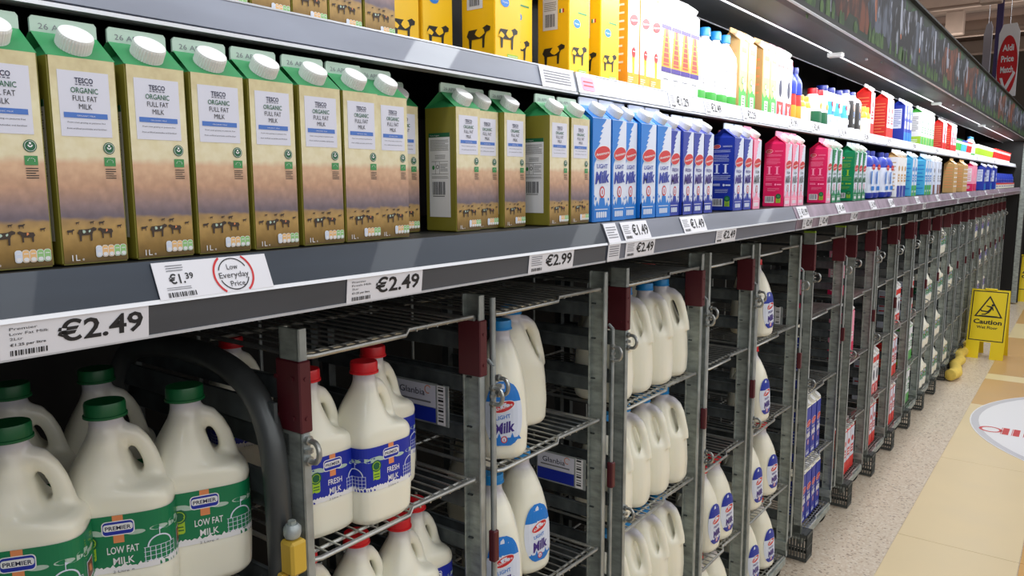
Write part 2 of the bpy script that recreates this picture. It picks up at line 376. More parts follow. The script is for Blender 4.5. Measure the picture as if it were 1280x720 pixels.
# ------------------------------------------------------------------ CABINET
cab = thing('chilled_cabinet', (-0.9, 0, 0)); tag(cab, 'long open chilled dairy cabinet with two shelves, lit canopy and cow mural fascia', 'cabinet')
cab.location = (0, 0, 0)
Y0, Y1 = -0.6, 12.3
MB().box(-1.40, -1.37, Y0, Y1, 1.45, 2.46).build('back_panel', M['blackin'], cab)
MB().box(-1.62, -1.58, Y0, Y1, 0.02, 1.45).build('lower_back_panel', M['blackin'], cab)
joints = [Y0, 1.372, 2.63, 3.88, 5.13, 6.38, 7.63, 8.88, 10.13, 11.38, Y1]
for i in range(len(joints) - 1):
    a, b = joints[i] + 0.004, joints[i + 1] - 0.004
    # lower shelf board
    MB().box(-1.37, -0.815, a, b, 1.535, 1.567).build('shelf', M['black'], cab, bevel=0.002)
    far = i >= 3
    # lower front rails: sloping upper channel, ridge, lower ticket rail, bright edges
    up = [(-0.812, 1.564), (-0.806, 1.568), (-0.789, 1.528), (-0.796, 1.524)]
    m1 = M['rail'] if i == 0 else (M['rail2'] if i == 1 else M['rail3'])
    m2 = M['rail1b'] if i == 0 else (M['rail2'] if i == 1 else M['rail3'])
    MB().prism(up, 'y', a, b).build('upper_ticket_rail', m1, cab)
    MB().prism([(-0.800, 1.528), (-0.787, 1.528), (-0.786, 1.5235), (-0.80, 1.5225)], 'y', a, b).build('rail_ridge', M['edge'], cab)
    MB().prism([(-0.801, 1.5225), (-0.7895, 1.5225), (-0.793, 1.491), (-0.803, 1.491)], 'y', a, b).build('lower_ticket_rail', m2, cab)
    MB().prism([(-0.815, 1.491), (-0.7915, 1.491), (-0.7915, 1.4875), (-0.815, 1.487)], 'y', a, b).build('rail_edge', M['edge'], cab)
    # upper shelf
    MB().box(-1.37, -0.885, a, b, 1.84, 1.87).build('shelf', M['black'], cab, bevel=0.002)
    MB().prism([(-0.885, 1.871), (-0.872, 1.874), (-0.862, 1.836), (-0.874, 1.834)], 'y', a, b).build('ticket_rail', M['railclear'] if i == 0 else M['railw'], cab)
    MB().prism([(-0.886, 1.8335), (-0.8605, 1.8335), (-0.860, 1.829), (-0.886, 1.829)], 'y', a, b).build('rail_edge', M['edge'], cab)
    MB().prism([(-0.886, 1.876), (-0.8715, 1.8765), (-0.871, 1.874), (-0.886, 1.872)], 'y', a, b).build('rail_edge', M['edge'], cab)
for y in joints[1:-1]:
    MB().prism([(-1.37, 1.50), (-1.37, 1.535), (-0.82, 1.535), (-0.82, 1.52)], 'y', y - 0.012, y + 0.012).build('bracket', M['black'], cab)
    MB().prism([(-1.37, 1.80), (-1.37, 1.84), (-0.89, 1.84), (-0.89, 1.83)], 'y', y - 0.012, y + 0.012).build('bracket', M['black'], cab)
    MB().box(-1.37, -1.33, y - 0.02, y + 0.02, 1.45, 2.3).build('upright', M['black'], cab)
# canopy
MB().box(-1.40, -0.75, Y0, Y1, 2.44, 2.465).build('canopy_roof', M['black'], cab)
MB().box(-0.905, -0.745, Y0, Y1, 2.176, 2.186).build('canopy_panel', M['canopy'], cab)
MB().prism([(-0.925, 2.178), (-0.925, 2.186), (-1.03, 2.172), (-1.03, 2.160)], 'y', Y0, Y1).build('canopy_diffuser', M['canopy'], cab)
MB().prism([(-1.03, 2.158), (-1.03, 2.20), (-1.036, 2.20), (-1.036, 2.158)], 'y', Y0, Y1).build('canopy_lip', M['edge'], cab)
MB().box(-0.745, -0.735, Y0, Y1, 2.150, 2.46).build('fascia_back', M['black'], cab)
MB().prism([(-0.745, 2.168), (-0.715, 2.168), (-0.715, 2.152), (-0.745, 2.146)], 'y', Y0, Y1).build('fascia_trim', M['black'], cab)
MB().prism([(-0.722, 2.152), (-0.7145, 2.1525), (-0.7145, 2.150), (-0.722, 2.148)], 'y', Y0, Y1).build('trim_edge', M['edge'], cab)
MB().prism([(-0.745, 2.47), (-0.715, 2.47), (-0.715, 2.46), (-0.745, 2.46)], 'y', Y0, Y1).build('fascia_trim', M['black'], cab)
for a, b in ((-0.5, 1.3), (1.35, 3.4), (3.45, 5.9), (6.0, 8.5), (8.6, 12.2)):
    MB().tube([(-0.914, a, 2.181), (-0.914, b, 2.181)], 0.0055, 10).build('light_tube', M['tube'] if a > 1 else M['cap_white'], cab, smooth=True)
for y in (3.42, 5.95, 8.55):
    MB().box(-0.93, -0.87, y - 0.02, y + 0.02, 2.160, 2.178).build('lamp_holder', M['cap_white'], cab, bevel=0.003)
    t = MB(); t.rod((-0.83, y + 0.22, 2.176), (-0.83, y + 0.22, 2.168), 0.006, 8); t.rod((-0.80, y + 0.36, 2.176), (-0.80, y + 0.36, 2.169), 0.004, 8); t.build('screw', M['edge'], cab)
# fascia mural
mur_bg = mat('dark_meadow_print', (48, 60, 50), 0.6, noise=0.55, nscale=9)
p = Print(); p.rect(Y0, 2.168, Y1, 2.46, mur_bg, 0, 1)
def patched(name, c1, c2, scale, thr, rough=0.6):
    m = bpy.data.materials.new(name); m.use_nodes = True; nt = m.node_tree; b = nt.nodes['Principled BSDF']; b.inputs['Roughness'].default_value = rough
    tc = nt.nodes.new('ShaderNodeTexCoord'); mp = nt.nodes.new('ShaderNodeMapping'); mp.inputs['Scale'].default_value = (1, 1.5, .7)
    n = nt.nodes.new('ShaderNodeTexNoise'); n.inputs['Scale'].default_value = scale; n.inputs['Detail'].default_value = 3
    r = nt.nodes.new('ShaderNodeValToRGB'); e = r.color_ramp.elements; e[0].position = thr - .06; e[0].color = (*lin(c1), 1); e[1].position = thr + .06; e[1].color = (*lin(c2), 1)
    L = nt.links.new; L(tc.outputs['Object'], mp.inputs[0]); L(mp.outputs[0], n.inputs['Vector']); L(n.outputs['Fac'], r.inputs[0]); L(r.outputs[0], b.inputs['Base Color'])
    return m
mur = [patched('black_and_white_hide_print', (34, 34, 42), (150, 156, 172), 12, .62), patched('dark_grey_hide_print', (44, 46, 56), (96, 104, 122), 10, .55), patched('chestnut_hide_print', (120, 66, 46), (64, 40, 36), 10, .5), patched('white_hide_print', (170, 176, 194), (90, 96, 110), 16, .6), patched('grass_blade_print', (84, 116, 62), (56, 84, 48), 20, .5), patched('dark_leaf_print', (26, 60, 38), (52, 92, 52), 20, .5), patched('tan_muzzle_print', (190, 120, 92), (120, 72, 56), 14, .5)]
R = random.Random(3); y = Y0 + 0.1; k = 0
while y < Y1 - 0.3:
    hide = mur[(0, 2, 1, 0, 1, 0, 2)[k % 7]]; wd = R.uniform(0.36, 0.44); base = 2.20
    for q in range(4):
        p.poly(blob(y + R.uniform(-.3, .4), 2.40 + R.uniform(-.02, .03), 0.03, 8, .4, 2.0, k * 9 + q), mur[5], 0.4 + q * .1)
    body = [(y - wd * .6, base), (y - wd * .75, 2.31), (y - wd * .5, 2.40), (y + wd * .1, 2.41), (y + wd * .45, 2.44), (y + wd * .55, 2.452), (y + wd * .68, 2.44), (y + wd * .85, 2.44), (y + wd * .95, 2.452), (y + wd * 1.0, 2.43), (y + wd * .92, 2.36), (y + wd * .88, 2.27), (y + wd * .78, 2.24), (y + wd * .66, 2.27), (y + wd * .56, 2.25), (y + wd * .5, base), (y + wd * .2, base), (y + wd * .1, 2.235), (y - wd * .2, 2.235), (y - wd * .3, base)]
    p.poly(body, hide, 1 + 0.01 * k)
    p.poly([(y + wd * .74, 2.432), (y + wd * .82, 2.432), (y + wd * .86, 2.32), (y + wd * .80, 2.265), (y + wd * .74, 2.33)], mur[3] if k % 7 != 1 else mur[6], 2)
    p.ell(y + wd * .815, 2.28, 0.014, 0.012, mur[6], 2.4)
    if k % 7 not in (1, 5):
        for q in range(3): p.poly(blob(y + R.uniform(-.5, .4) * wd, R.uniform(2.29, 2.38), R.uniform(.016, .036), 8, .6, .5, k * 5 + q), mur[3], 2 + .1 * q)
    for q in range(7):
        gx = y + R.uniform(-.2, .4); p.ell(gx, 2.19 + R.uniform(0, .02), R.uniform(.014, .03), R.uniform(.02, .06), mur[4], 3 + q * .1, 10)
    y += R.uniform(0.42, 0.48); k += 1
p.build('mural', lambda u, v, h: (-0.735 + h, u, v), cab, step=0.0003)
# end frame of the cabinet
MB().box(-1.40, -0.72, Y1, Y1 + 0.05, 0.02, 2.46).build('end_panel', M['black'], cab, bevel=0.004)
MB().box(-0.80, -0.735, Y1 - 0.02, Y1 + 0.055, 0.02, 2.15).build('end_post', M['galvd'], cab, bevel=0.004)

# ------------------------------------------------------------------ CARTONS
W = 0.07
def cap_mb(r=0.0178, h=0.0158, n=72):
    return MB().lathe([(r * .98, 0), (r, .001), (r, h * .8), (r * .94, h * .97), (r * .6, h), (0.001, h)], n, rib=0.0008, ribz=(1, 2))
def carton(name, front_fn=None, side_fn=None, body='white', front='white', roof='white', fin='white', cap='cap_white', h=0.208, w=W, has_cap=True, fin_h=0.0155, sidem=None, rh=0.0265):
    """gable-top carton, base centre at the origin, printed front facing +X, ridge running along Y"""
    r = thing(name); a = w / 2
    mb = MB()
    mb.add([(-a, -a, 0), (a, -a, 0), (a, a, 0), (-a, a, 0), (-a, -a, h), (a, -a, h), (a, a, h), (-a, a, h)], [(0, 3, 2, 1)], 0)
    mb.add([(a, -a, 0), (a, a, 0), (a, a, h), (a, -a, h)], [(0, 1, 2, 3)], 1)
    mb.add([(-a, -a, 0), (a, -a, 0), (a, -a, h), (-a, -a, h)], [(0, 1, 2, 3)], 0)
    mb.add([(-a, a, 0), (a, a, 0), (a, a, h), (-a, a, h)], [(3, 2, 1, 0)], 0)
    mb.add([(-a, -a, 0), (-a, a, 0), (-a, a, h), (-a, -a, h)], [(3, 2, 1, 0)], 1)
    me = bpy.data.meshes.new('body'); me.from_pydata(mb.v, [], mb.f)
    for m in (M[sidem or body], M[front]): me.materials.append(m)
    me.polygons.foreach_set('material_index', mb.m)
    bm = bmesh.new(); bm.from_mesh(me); bmesh.ops.remove_doubles(bm, verts=bm.verts, dist=1e-5)
    ed = [e for e in bm.edges if abs(e.verts[0].co.z - e.verts[1].co.z) > 0.1 or e.verts[0].co.z < 0.001]
    bmesh.ops.bevel(bm, geom=ed, offset=0.0015, segments=2, affect='EDGES'); bmesh.ops.recalc_face_normals(bm, faces=bm.faces); bm.to_mesh(me); bm.free()
    link('body', me, r)
    # roof: two slopes, tucked-in gable ends, sealed fin
    g = MB(); zr = h + rh; t = 0.0016; k = a * 0.42
    g.add([(a, -a, h), (a, a, h), (t, a * .97, zr), (t, -a * .97, zr)], [(0, 1, 2, 3)])
    g.add([(-a, -a, h), (-a, a, h), (-t, a * .97, zr), (-t, -a * .97, zr)], [(3, 2, 1, 0)])
    for s in (-1, 1):
        g.add([(a, s * a, h), (-a, s * a, h), (0, s * (a - k), h + rh * .62), (t, s * a * .97, zr), (-t, s * a * .97, zr)], [(0, 1, 2), (0, 2, 3), (1, 4, 2), (2, 4, 3)])
    g.build('gable_roof', M[roof], r, fix=False)
    f = MB(); f.prism([(-a * .97, zr - .001), (a * .97, zr - .001), (a * .97, zr + fin_h - .003), (a * .9, zr + fin_h), (-a * .9, zr + fin_h), (-a * .97, zr + fin_h - .003)], 'x', -t, t)
    f.build('sealed_fin', M[fin], r)
    if has_cap:
        c = cap_mb().build('cap', M[cap], r)
        n = Vector((rh, 0, a)).normalized(); mid = Vector((a * .52, 0, h + rh * .48))
        c.location = mid; c.rotation_euler = n.to_track_quat('Z', 'Y').to_euler()
    if front_fn:
        p = Print(); front_fn(p); p.build('front_print', lambda u, v, hh: (a + hh, u, v), r)
    if side_fn:
        p = Print(); side_fn(p); p.build('side_print', lambda u, v, hh: (u, -a - hh, v), r)
    if fin == 'fin_green':
        p = Print(); p.text('26 APR', -0.010, zr + 0.003, 0.032, 'grey_ink', 0, h=0.006); p.build('date_stamp', lambda u, v, hh: (t + hh, u, v), r)
    return r

def tesco_front(p):
    p.rect(-.0262, .130, .0262, .195, 'lav', 0)
    p.text('TESCO', 0, .1835, .019, 'navy', 2, h=.0052, bold=.02)
    for k in range(5): p.rect(-.009 + k * .0038, .1815, -.0065 + k * .0038, .1823, 'navy', 2)
    p.text('ORGANIC', 0, .1735, .028, 'dgreen', 2, h=.0056, bold=.01)
    p.text('FULL FAT', 0, .1655, .025, 'ink', 2, h=.0056); p.text('MILK', 0, .1575, .0135, 'ink', 2, h=.0056)
    p.rect(-.0225, .1485, .0225, .1538, 'stripe', 1); p.text('ORGANIC MILK', 0, .150, .019, 'lav', 2, h=.0016)
    p.text('From cows grazing on pastures free', 0, .1433, .039, 'ink', 2, h=.0016, shear=.15); p.text('from artificial pesticides and fertiliser', 0, .1372, .041, 'ink', 2, h=.0016, shear=.15)
    p.ell(.0215, .119, .0062, .0062, 'dgreen', 1); p.ring(.0215, .119, .0048, .0052, 'white', 2); p.ring(.0215, .1200, .0012, .0024, 'white', 2, a0=PI, a1=2 * PI, n=8); p.rect(.0205, .1205, .0225, .1225, 'white', 2)
    p.rect(.0155, .1005, .0275, .1095, 'lgreen', 1)
    for k in range(7):
        a = PI * 1.1 * k / 6 - .3; p.ell(.0215 + .0032 * math.cos(a), .105 + .0022 * math.sin(a), .0004, .0004, 'white', 2, 6)
    p.lines(.0160, .0275, .087, .0985, 5, 'ink')
    cow(p, -.010, .029, .0088, m='umber'); p.poly(blob(-.012, .033, .0020, 6, .4, 1, 3), 'fin_green', 4); p.poly(blob(-.006, .034, .0014, 6, .4, 1, 4), 'fin_green', 4); cow(p, .012, .030, .0070, m='umber', flip=-1); p.poly(blob(.012, .034, .0016, 6, .4, .7, 5), 'orange', 4); cow(p, -.026, .033, .0034, m='umber'); cow(p, .007, .041, .0028, m='umber'); cow(p, -.003, .042, .0020, m='umber'); cow(p, .026, .037, .0024, m='umber'); cow(p, -.018, .042, .0018, m='umber')
    for k, m in enumerate(('palesplash', 'paleamber', 'paleamber', 'palelime', 'palelime')):
        x = -.0005 + k * .0066; p.rrect(x - .0004, .0060, x + .0063, .0184, .0026, 'cap_white', 2.5); p.rrect(x, .0064, x + .0059, .0180, .0024, m, 3); p.rrect(x + .0006, .0070, x + .0053, .0110, .0018, 'white', 4); p.rect(x + .001, .0142, x + .0049, .0150, 'white', 4)
    p.text('1L', -.022, .004, .008, 'white', 3, h=.0065); p.text('e', -.0145, .004, .002, 'white', 3, h=.003)
def tesco_side(p):
    p.rect(-.026, .024, .022, .166, 'white', 0); p.rect(-.026, .159, .022, .166, 'dgreen', 1); p.text('Tesco Organic', -.012, .161, .022, 'white', 2, h=.002)
    p.lines(-.023, .019, .136, .155, 7, 'ink', th=.25); p.lines(-.012, .012, .122, .130, 3, 'ink', th=.25)
    p.rect(-.020, .097, .018, .0975, 'ink', 1); p.rect(-.020, .118, .018, .1185, 'ink', 1); p.rect(-.0115, .097, -.011, .118, 'ink', 1); p.rect(-.002, .097, -.0015, .118, 'ink', 1)
    p.ell(-.016, .108, .003, .004, 'lgreen', 1, 8); p.ring(-.0065, .109, .0025, .0035, 'ink', 1, 10); p.lines(0, .017, .101, .115, 5, 'ink', th=.25)
    p.lines(-.020, .018, .089, .094, 2, 'ink', th=.25)
    p.barcode(-.018, .062, .010, .084); p.lines(-.018, .01, .058, .061, 1, 'ink')
def avon_front(c1, word, c2='royal', wordm='royal', mid='palesplash'):
    def f(p):
        # coloured corner with a splash edge on the left
        pts = [(-.034, .207), (-.034, .0)]; R = random.Random(4)
        pts += [(-.028, .0), (-.027, .04), (-.028, .11)]
        for k in range(8):
            v = .118 + k * .0105; pts += [(-.026 + k * .0035, v), (-.019 + k * .0042, v + .009)]
        pts += [(.016, .207)]
        p.poly(pts, c1, 1)
        p.ell(.002, .139, .030, .0150, 'white', 2, rot=.14); p.ell(.002, .139, .0285, .0135, 'red', 3, rot=.14); p.text('Avonmore', .002, .1350, .049, 'white', 4, h=.006, bold=.015, shear=.15, rot=.14)
        p.text(word, .002, .108, .040 if len(word) > 4 else .032, wordm, 2, h=.009, bold=.012)
        p.text('Milk', .002, .079, .051, wordm, 2, h=.024, bold=.035, shear=.22, rot=.08)
        p.ring(.002, .060, .0070, .0095, 'red', 3, sy=1.25); p.ell(.002, .060, .0068, .0085, 'palesplash', 2); p.text('1', .002, .0555, .003, 'red', 4, h=.009)
        up = [(-.034, .0), (.034, 0), (.034, .036), (.026, .030), (.022, .040), (.015, .031), (.011, .048), (-.006, .048), (-.010, .032), (-.016, .043), (-.022, .031), (-.027, .037), (-.034, .030)]
        p.poly(up, c2, 1)
        p.ell(-.021, .047, .003, .0035, c2, 2, 8); p.ell(.026, .045, .0025, .003, c2, 2, 8); p.ell(-.027, .052, .002, .002, c2, 2, 8)
        for k in range(5): p.rrect(-.019 + k * .008, .008, -.0125 + k * .008, .020, .002, mid, 2)
        p.lines(-.024, .024, .023, .027, 1, 'white', 2)
    return f
def avon_side(logo=True, txt='palesplash', code=True):
    def f(p):
        if logo:
            p.ell(-.018, .183, .012, .006, 'white', 1, rot=.1); p.ell(-.018, .183, .011, .005, 'red', 2, rot=.1); p.text('Avonmore', -.018, .1815, .018, 'white', 3, h=.0025)
            p.lines(0, .028, .181, .186, 2, txt)
        else: p.lines(-.024, .02, .180, .186, 1, txt)
        p.lines(-.027, .024, .166, .174, 2, txt, th=.25); p.lines(-.027, .02, .140, .160, 6, txt, th=.22)
        for x in (-.016, .010):
            p.rect(x - .008, .1315, x + .008, .133, txt, 1); p.rect(x - .003, .108, x + .003, .131, txt, 1, 1); p.rect(x - .008, .1065, x + .008, .108, txt, 1)
        p.lines(-.027, .026, .086, .102, 4, txt, th=.22)
        p.lines(-.027, -.005, .070, .078, 2, txt, th=.4); p.ell(.006, .073, .0035, .0035, txt, 1, 10); p.lines(.011, .026, .069, .077, 1, txt, th=.5); p.lines(-.02, .02, .05, .062, 3, txt, th=.22)
        if code:
            p.rect(-.027, .012, .004, .034, 'white', 1); p.barcode(-.025, .015, .002, .033, n=9)
            p.rect(.010, .012, .025, .036, 'lime', 1); p.ell(.0175, .034, .009, .009, 'dgreen', 2, 12); p.ell(.0175, .034, .005, .005, 'lgreen', 3, 10); p.lines(.012, .023, .014, .024, 2, 'dgreen', 2)
    return f
def yellow_front(p):
    p.ell(-.01, .11, .013, .009, 'sky', 1); p.text('Organic', -.01, .108, .018, 'white', 2, h=.004)
    p.lines(-.006, .028, .13, .136, 1, 'lgreen', 1, th=.6); cow(p, -.004, .042, .025, 2, 'ink', 1); p.poly(blob(.002, .053, .009, 8, .4, 1.4, 3), 'yellow', 3); p.poly(blob(-.022, .050, .006, 7, .4, 1.2, 5), 'yellow', 3)
    p.rrect(-.004, .008, .03, .018, .002, 'lime', 1); p.lines(-.002, .028, .01, .016, 2, 'white', 2)
def yellow_side(p):
    p.rect(-.026, .098, .012, .2, 'palesplash', 1); p.lines(-.023, .009, .16, .197, 10, 'grey_ink', 2); p.lines(-.023, .009, .136, .155, 5, 'grey_ink', 2); p.barcode(-.020, .104, .004, .130, m='ink', lay=2)
    for k, c in enumerate(('lgreen', 'white', 'red')): p.rect(.016 + k * .004, .13, .020 + k * .004, .138, c, 1)
    cow(p, -.002, .042, .025, 2); p.poly(blob(.004, .053, .010, 8, .4, 1.4, 3), 'yellow', 3)
def orange_front(p):
    p.rect(-.034, .045, .034, .2, 'cream', 0); p.poly([(-.034, .03), (-.034, .055), (-.02, .048), (-.01, .06), (0, .05), (.012, .062), (.02, .05), (.034, .057), (.034, .03)], 'palesplash', 1)
    p.rect(-.034, 0, .034, .034, 'orangec', 2); p.ell(0, .15, .025, .012, 'red', 3, rot=.1); p.text('Avonmore', 0, .147, .042, 'white', 4, h=.006, shear=.15, rot=.1)
    p.poly([(-.006, .03), (-.008, .075), (.008, .075), (.006, .03)], 'yellow', 3); p.ell(0, .08, .011, .011, 'red', 4); p.ell(0, .074, .008, .006, 'redc', 5); p.lines(-.007, .007, .079, .084, 1, 'white', 6)
    p.lines(-.03, .0, .008, .026, 4, 'cream', 3)
def drip_front(p):
    p.rect(-.034, .155, .034, .165, 'purple', 1)
    p.poly([(-.02, .155), (-.034, .075), (-.034, .062), (.034, .062), (.034, .075), (.012, .155)], 'orangec', 2); p.poly([(-.008, .155), (-.022, .07), (.02, .07), (.004, .155)], 'redc', 3)
    p.rect(-.034, .055, .034, .066, 'purple', 3)
    for k in range(6): p.rect(-.03, .075 + k * .012, .03, .077 + k * .012, 'orangec', 4)
    p.text('8', -.004, .022, .006, 'grey_ink', 1, h=.01); p.lines(-.02, .02, .035, .042, 1, 'grey_ink', 1)
def farm_front(p):
    p.poly([(-.034, 0), (.034, 0), (.034, .05), (.01, .07), (-.015, .055), (-.034, .075)], 'greenc', 1); p.rect(-.02, .12, .022, .17, 'cream', 1); p.text('Free', .001, .15, .03, 'dgreen', 2, h=.012, shear=.15); p.text('From', .001, .132, .03, 'dgreen', 2, h=.012, shear=.15)
    p.rect(-.02, .175, .02, .19, 'lime', 1); p.ell(-.005, .09, .010, .012, 'lgreen', 2); p.ell(-.005, .09, .006, .008, 'cream', 3); p.poly(blob(.015, .075, .014, 8, .3, .8, 4), 'palesplash', 2); p.rect(-.012, .01, .018, .045, 'cream', 2); p.lines(-.008, .014, .014, .04, 3, 'dgreen', 3)
def redwhite_front(p):
    p.rect(-.034, .0, .034, .055, 'redc', 1); p.text('X', 0, .008, .028, 'white', 2, h=.036, bold=.05); p.ell(0, .10, .017, .03, 'navy', 1); p.text('Slim', 0, .14, .04, 'ink', 2, h=.014, shear=.2); p.rect(-.034, .17, .034, .2, 'redc', 1)
def panel_side(c_panel, c_line, c_low=None):
    def f(p):
        p.rect(-.024, .08, .02, .19, c_panel, 1); p.lines(-.02, .016, .09, .185, 9, c_line, 2, th=.3)
        if c_low: p.rect(-.034, 0, .034, .06, c_low, 1); p.lines(-.02, .016, .015, .045, 3, c_panel, 2)
    return f
def plain_front(c1, c2, word=None, wm='white'):
    def f(p):
        p.rect(-.034, 0, .034, .06, c1, 1); p.ell(0, .15, .02, .014, c2, 1); p.rect(-.022, .08, .022, .12, c2, 1)
        for k in range(2): p.rect(-.016, .09 + k * .013, .016, .096 + k * .013, 'white', 2)
        if word: p.text(word, 0, .02, .045, wm, 2, h=.016, bold=.02)
    return f
def lines_side(m, n=12):
    def f(p): p.lines(-.026, .026, .03, .19, n, m, 1, th=.25)
    return f

M['tanfront'] = mat('tan_lime_card', (222, 200, 128), 0.45)
P = {}
P['tesco'] = (carton('organic_milk_carton', tesco_front, tesco_side, 'olive', 'tesco', 'roof_green', 'fin_green'), 'gold organic milk carton with meadow print', 'milk carton')
P['light'] = (carton('light_milk_carton', avon_front('sky', 'LIGHT', 'sky'), None, 'sky', 'palesplash', 'sky', 'palesplash'), 'sky blue and white light milk carton', 'milk carton')
P['fresh'] = (carton('fresh_milk_carton', avon_front('royal', 'FRESH', 'royal', 'purple'), avon_side(), 'royal', 'palesplash', 'royal', 'palesplash'), 'royal blue fresh milk carton with white splash', 'milk carton')
P['pink'] = (carton('pink_milk_carton', avon_front('pinkd', 'SKIM', 'pinkd', 'grey_ink', 'white'), avon_side(True, 'pinkd'), 'pink', 'palesplash', 'pink', 'pinkd'), 'hot pink milk carton with pale front', 'milk carton')
P['teal'] = (carton('green_milk_carton', avon_front('teal', 'SUPER', 'teal', 'dgreen', 'white'), avon_side(True, 'lime'), 'teal', 'palesplash', 'teal', 'palesplash'), 'emerald green milk carton with white front', 'milk carton')
P['ltblue'] = (carton('light_blue_carton', plain_front('greenc', 'sky', 'oat', 'white'), lines_side('sky', 7), 'ltblue', 'palesplash', 'ltblue', 'palesplash', sidem='ltblue'), 'light blue carton with green foot', 'drink carton')
P['tan'] = (carton('striped_tan_carton', plain_front('royal', 'brown'), lines_side('brown', 8), 'white', 'white', 'brown', 'white'), 'narrow white and tan carton with red spot', 'drink carton')
P['framed'] = (carton('framed_white_carton', plain_front('brownp', 'grey_ink'), panel_side('white', 'purple', 'palesplash'), 'palesplash', 'palesplash', 'white', 'white'), 'white carton with dark framed panel', 'drink carton')
P['brown'] = (carton('brown_carton', lines_side('white', 5), lines_side('orange', 8), 'brown', 'brown', 'brown', 'brown', has_cap=False), 'plain kraft brown gable-top carton', 'drink carton')
P['magenta'] = (carton('pink_and_white_carton', plain_front('pink', 'pinkd'), panel_side('white', 'pink', 'pink'), 'pinkd', 'pinkd', 'pink', 'white'), 'pink carton with white side panel', 'drink carton')
P['blueyel'] = (carton('blue_panel_carton', plain_front('sky', 'palesplash'), panel_side('palesplash', 'royal'), 'royal', 'royal', 'royal', 'palesplash'), 'deep blue carton with pale side panel', 'drink carton')
P['yellow'] = (carton('yellow_milk_carton', yellow_front, yellow_side, 'orangec', 'yellow', 'yellow', 'white', sidem='yellow', w=.08, h=.21), 'bright yellow milk carton with black cow print', 'milk carton')
P['orange'] = (carton('orange_milk_carton', orange_front, lines_side('cream', 9), 'orangec', 'cream', 'orangec', 'white'), 'orange and cream milk carton', 'milk carton')
P['drip'] = (carton('white_custard_carton', drip_front, lines_side('redc', 8), 'white', 'white', 'white', 'white'), 'white carton with orange drip print', 'milk carton')
P['farm'] = (carton('pale_green_carton', farm_front, lines_side('orange', 6), 'brown', 'tanfront', 'brown', 'brown'), 'cream carton with green field print', 'milk carton')
P['redw'] = (carton('red_and_white_carton', redwhite_front, lines_side('red', 6), 'palesplash', 'white', 'white', 'pinkd', cap='cap_white'), 'white carton with red foot and cap', 'milk carton')
P['redside'] = (carton('red_carton', plain_front('redc', 'red'), lines_side('orange', 10), 'redc', 'palesplash', 'redc', 'white'), 'red gable-top carton with pale front', 'drink carton')
P['whitegreen'] = (carton('white_and_green_carton', plain_front('greenc', 'lgreen'), panel_side('white', 'ink', 'lime'), 'white', 'white', 'greenc', 'white'), 'white carton with green foot', 'drink carton')
P['bluewhite'] = (carton('purple_blue_milk_carton', avon_front('lab_blue', 'MILK', 'lab_blue', 'white'), lines_side('palesplash'), 'lab_blue', 'lab_blue', 'cream', 'cream'), 'purple-blue carton with cream top', 'milk carton')
count = {}; used = {}
def put(key, y, x=-0.83, z=1.5685, rz=0.0, s=(1, 1, 1), where='lower shelf', ext=None, w=W, label=None, group=None, rot=None):
    """x is the front face of the carton"""
    root, desc, cat = P[key]; k2 = (desc, where); count[k2] = count.get(k2, 0) + 1
    loc = (x - w / 2 * s[0], y, z)
    if key not in used: used[key] = True; o = root; o.location = loc; o.rotation_euler = rot if rot else (0, 0, rz); o.scale = s
    else: o = dup(root, loc, rz, s, rot)
    n = count[k2] - 1
    nth = ORD[n] if n < 26 else "last"
    lab = label or (f"{desc}, {nth} from left, {where.replace(' the ', ' ')}" if 'cage' in where else f'{desc}, {nth} from left on the {where}')
    tag(o, lab, cat, group or f'{desc.split(" with")[0]}s on the {where}')
    return o
def rj(a=0.02): return random.uniform(-a, a)
# --- lower shelf
for (a, b, x) in ((.268, .337, -.83), (.345, .412, -.83), (.421, .489, -.83), (.495, .565, -.83), (.570, .638, -.83), (.645, .715, -.83), (.7195, .786, -.832), (.790, .853, -.84), (.885, .955, -.915), (.986, 1.052, -.86), (1.054, 1.120, -.874), (1.122, 1.188, -.862), (1.219, 1.289, -.83), (1.296, 1.366, -.83)):
    o = put('tesco', (a + b) / 2, x, rz=rj(.015), s=(1, (b - a) / .07, 1.0))
for (a, b, x) in ((1.376, 1.453, -.83), (1.456, 1.521, -.83), (1.524, 1.585, -.838), (1.588, 1.665, -.83), (1.669, 1.746, -.83)):
    put('light', (a + b) / 2, x, rz=rj(), s=(1, (b - a) / .07, 1.03))
for (a, b, x) in ((1.748, 1.808, -.835), (1.811, 1.877, -.83), (1.879, 1.941, -.83), (1.943, 2.007, -.83), (2.159, 2.229, -.83), (2.235, 2.303, -.83)):
    put('fresh', (a + b) / 2, x, rz=rj(), s=(1, (b - a) / .07, 1.0))
for y in (2.345, 2.645, 2.72, 2.795, 3.15):
    put('pink', y, -.83, rz=rj())
put('pink', 2.47, -.96, rz=.05)
for y in (3.225, 3.30, 3.57, 3.645, 3.72): put('teal', y, -.83, rz=rj())
for y in (4.48, 4.56, 4.64): put('tan', y, -.83, rz=rj())
for y in (4.88, 4.96, 5.30, 5.38, 5.46): put('ltblue', y, -.83, rz=rj())
for y in (5.60, 5.76, 5.84): put('framed', y, -.83, rz=rj())
for y in (6.50, 6.58, 7.0, 7.08, 7.16): put('brown', y, -.83, rz=rj(.03))
for y in (7.62, 7.70, 7.78): put('magenta', y, -.83, rz=rj())
for y in (8.42, 8.50, 8.95, 9.03, 9.45): put('blueyel', y, -.83, rz=rj())
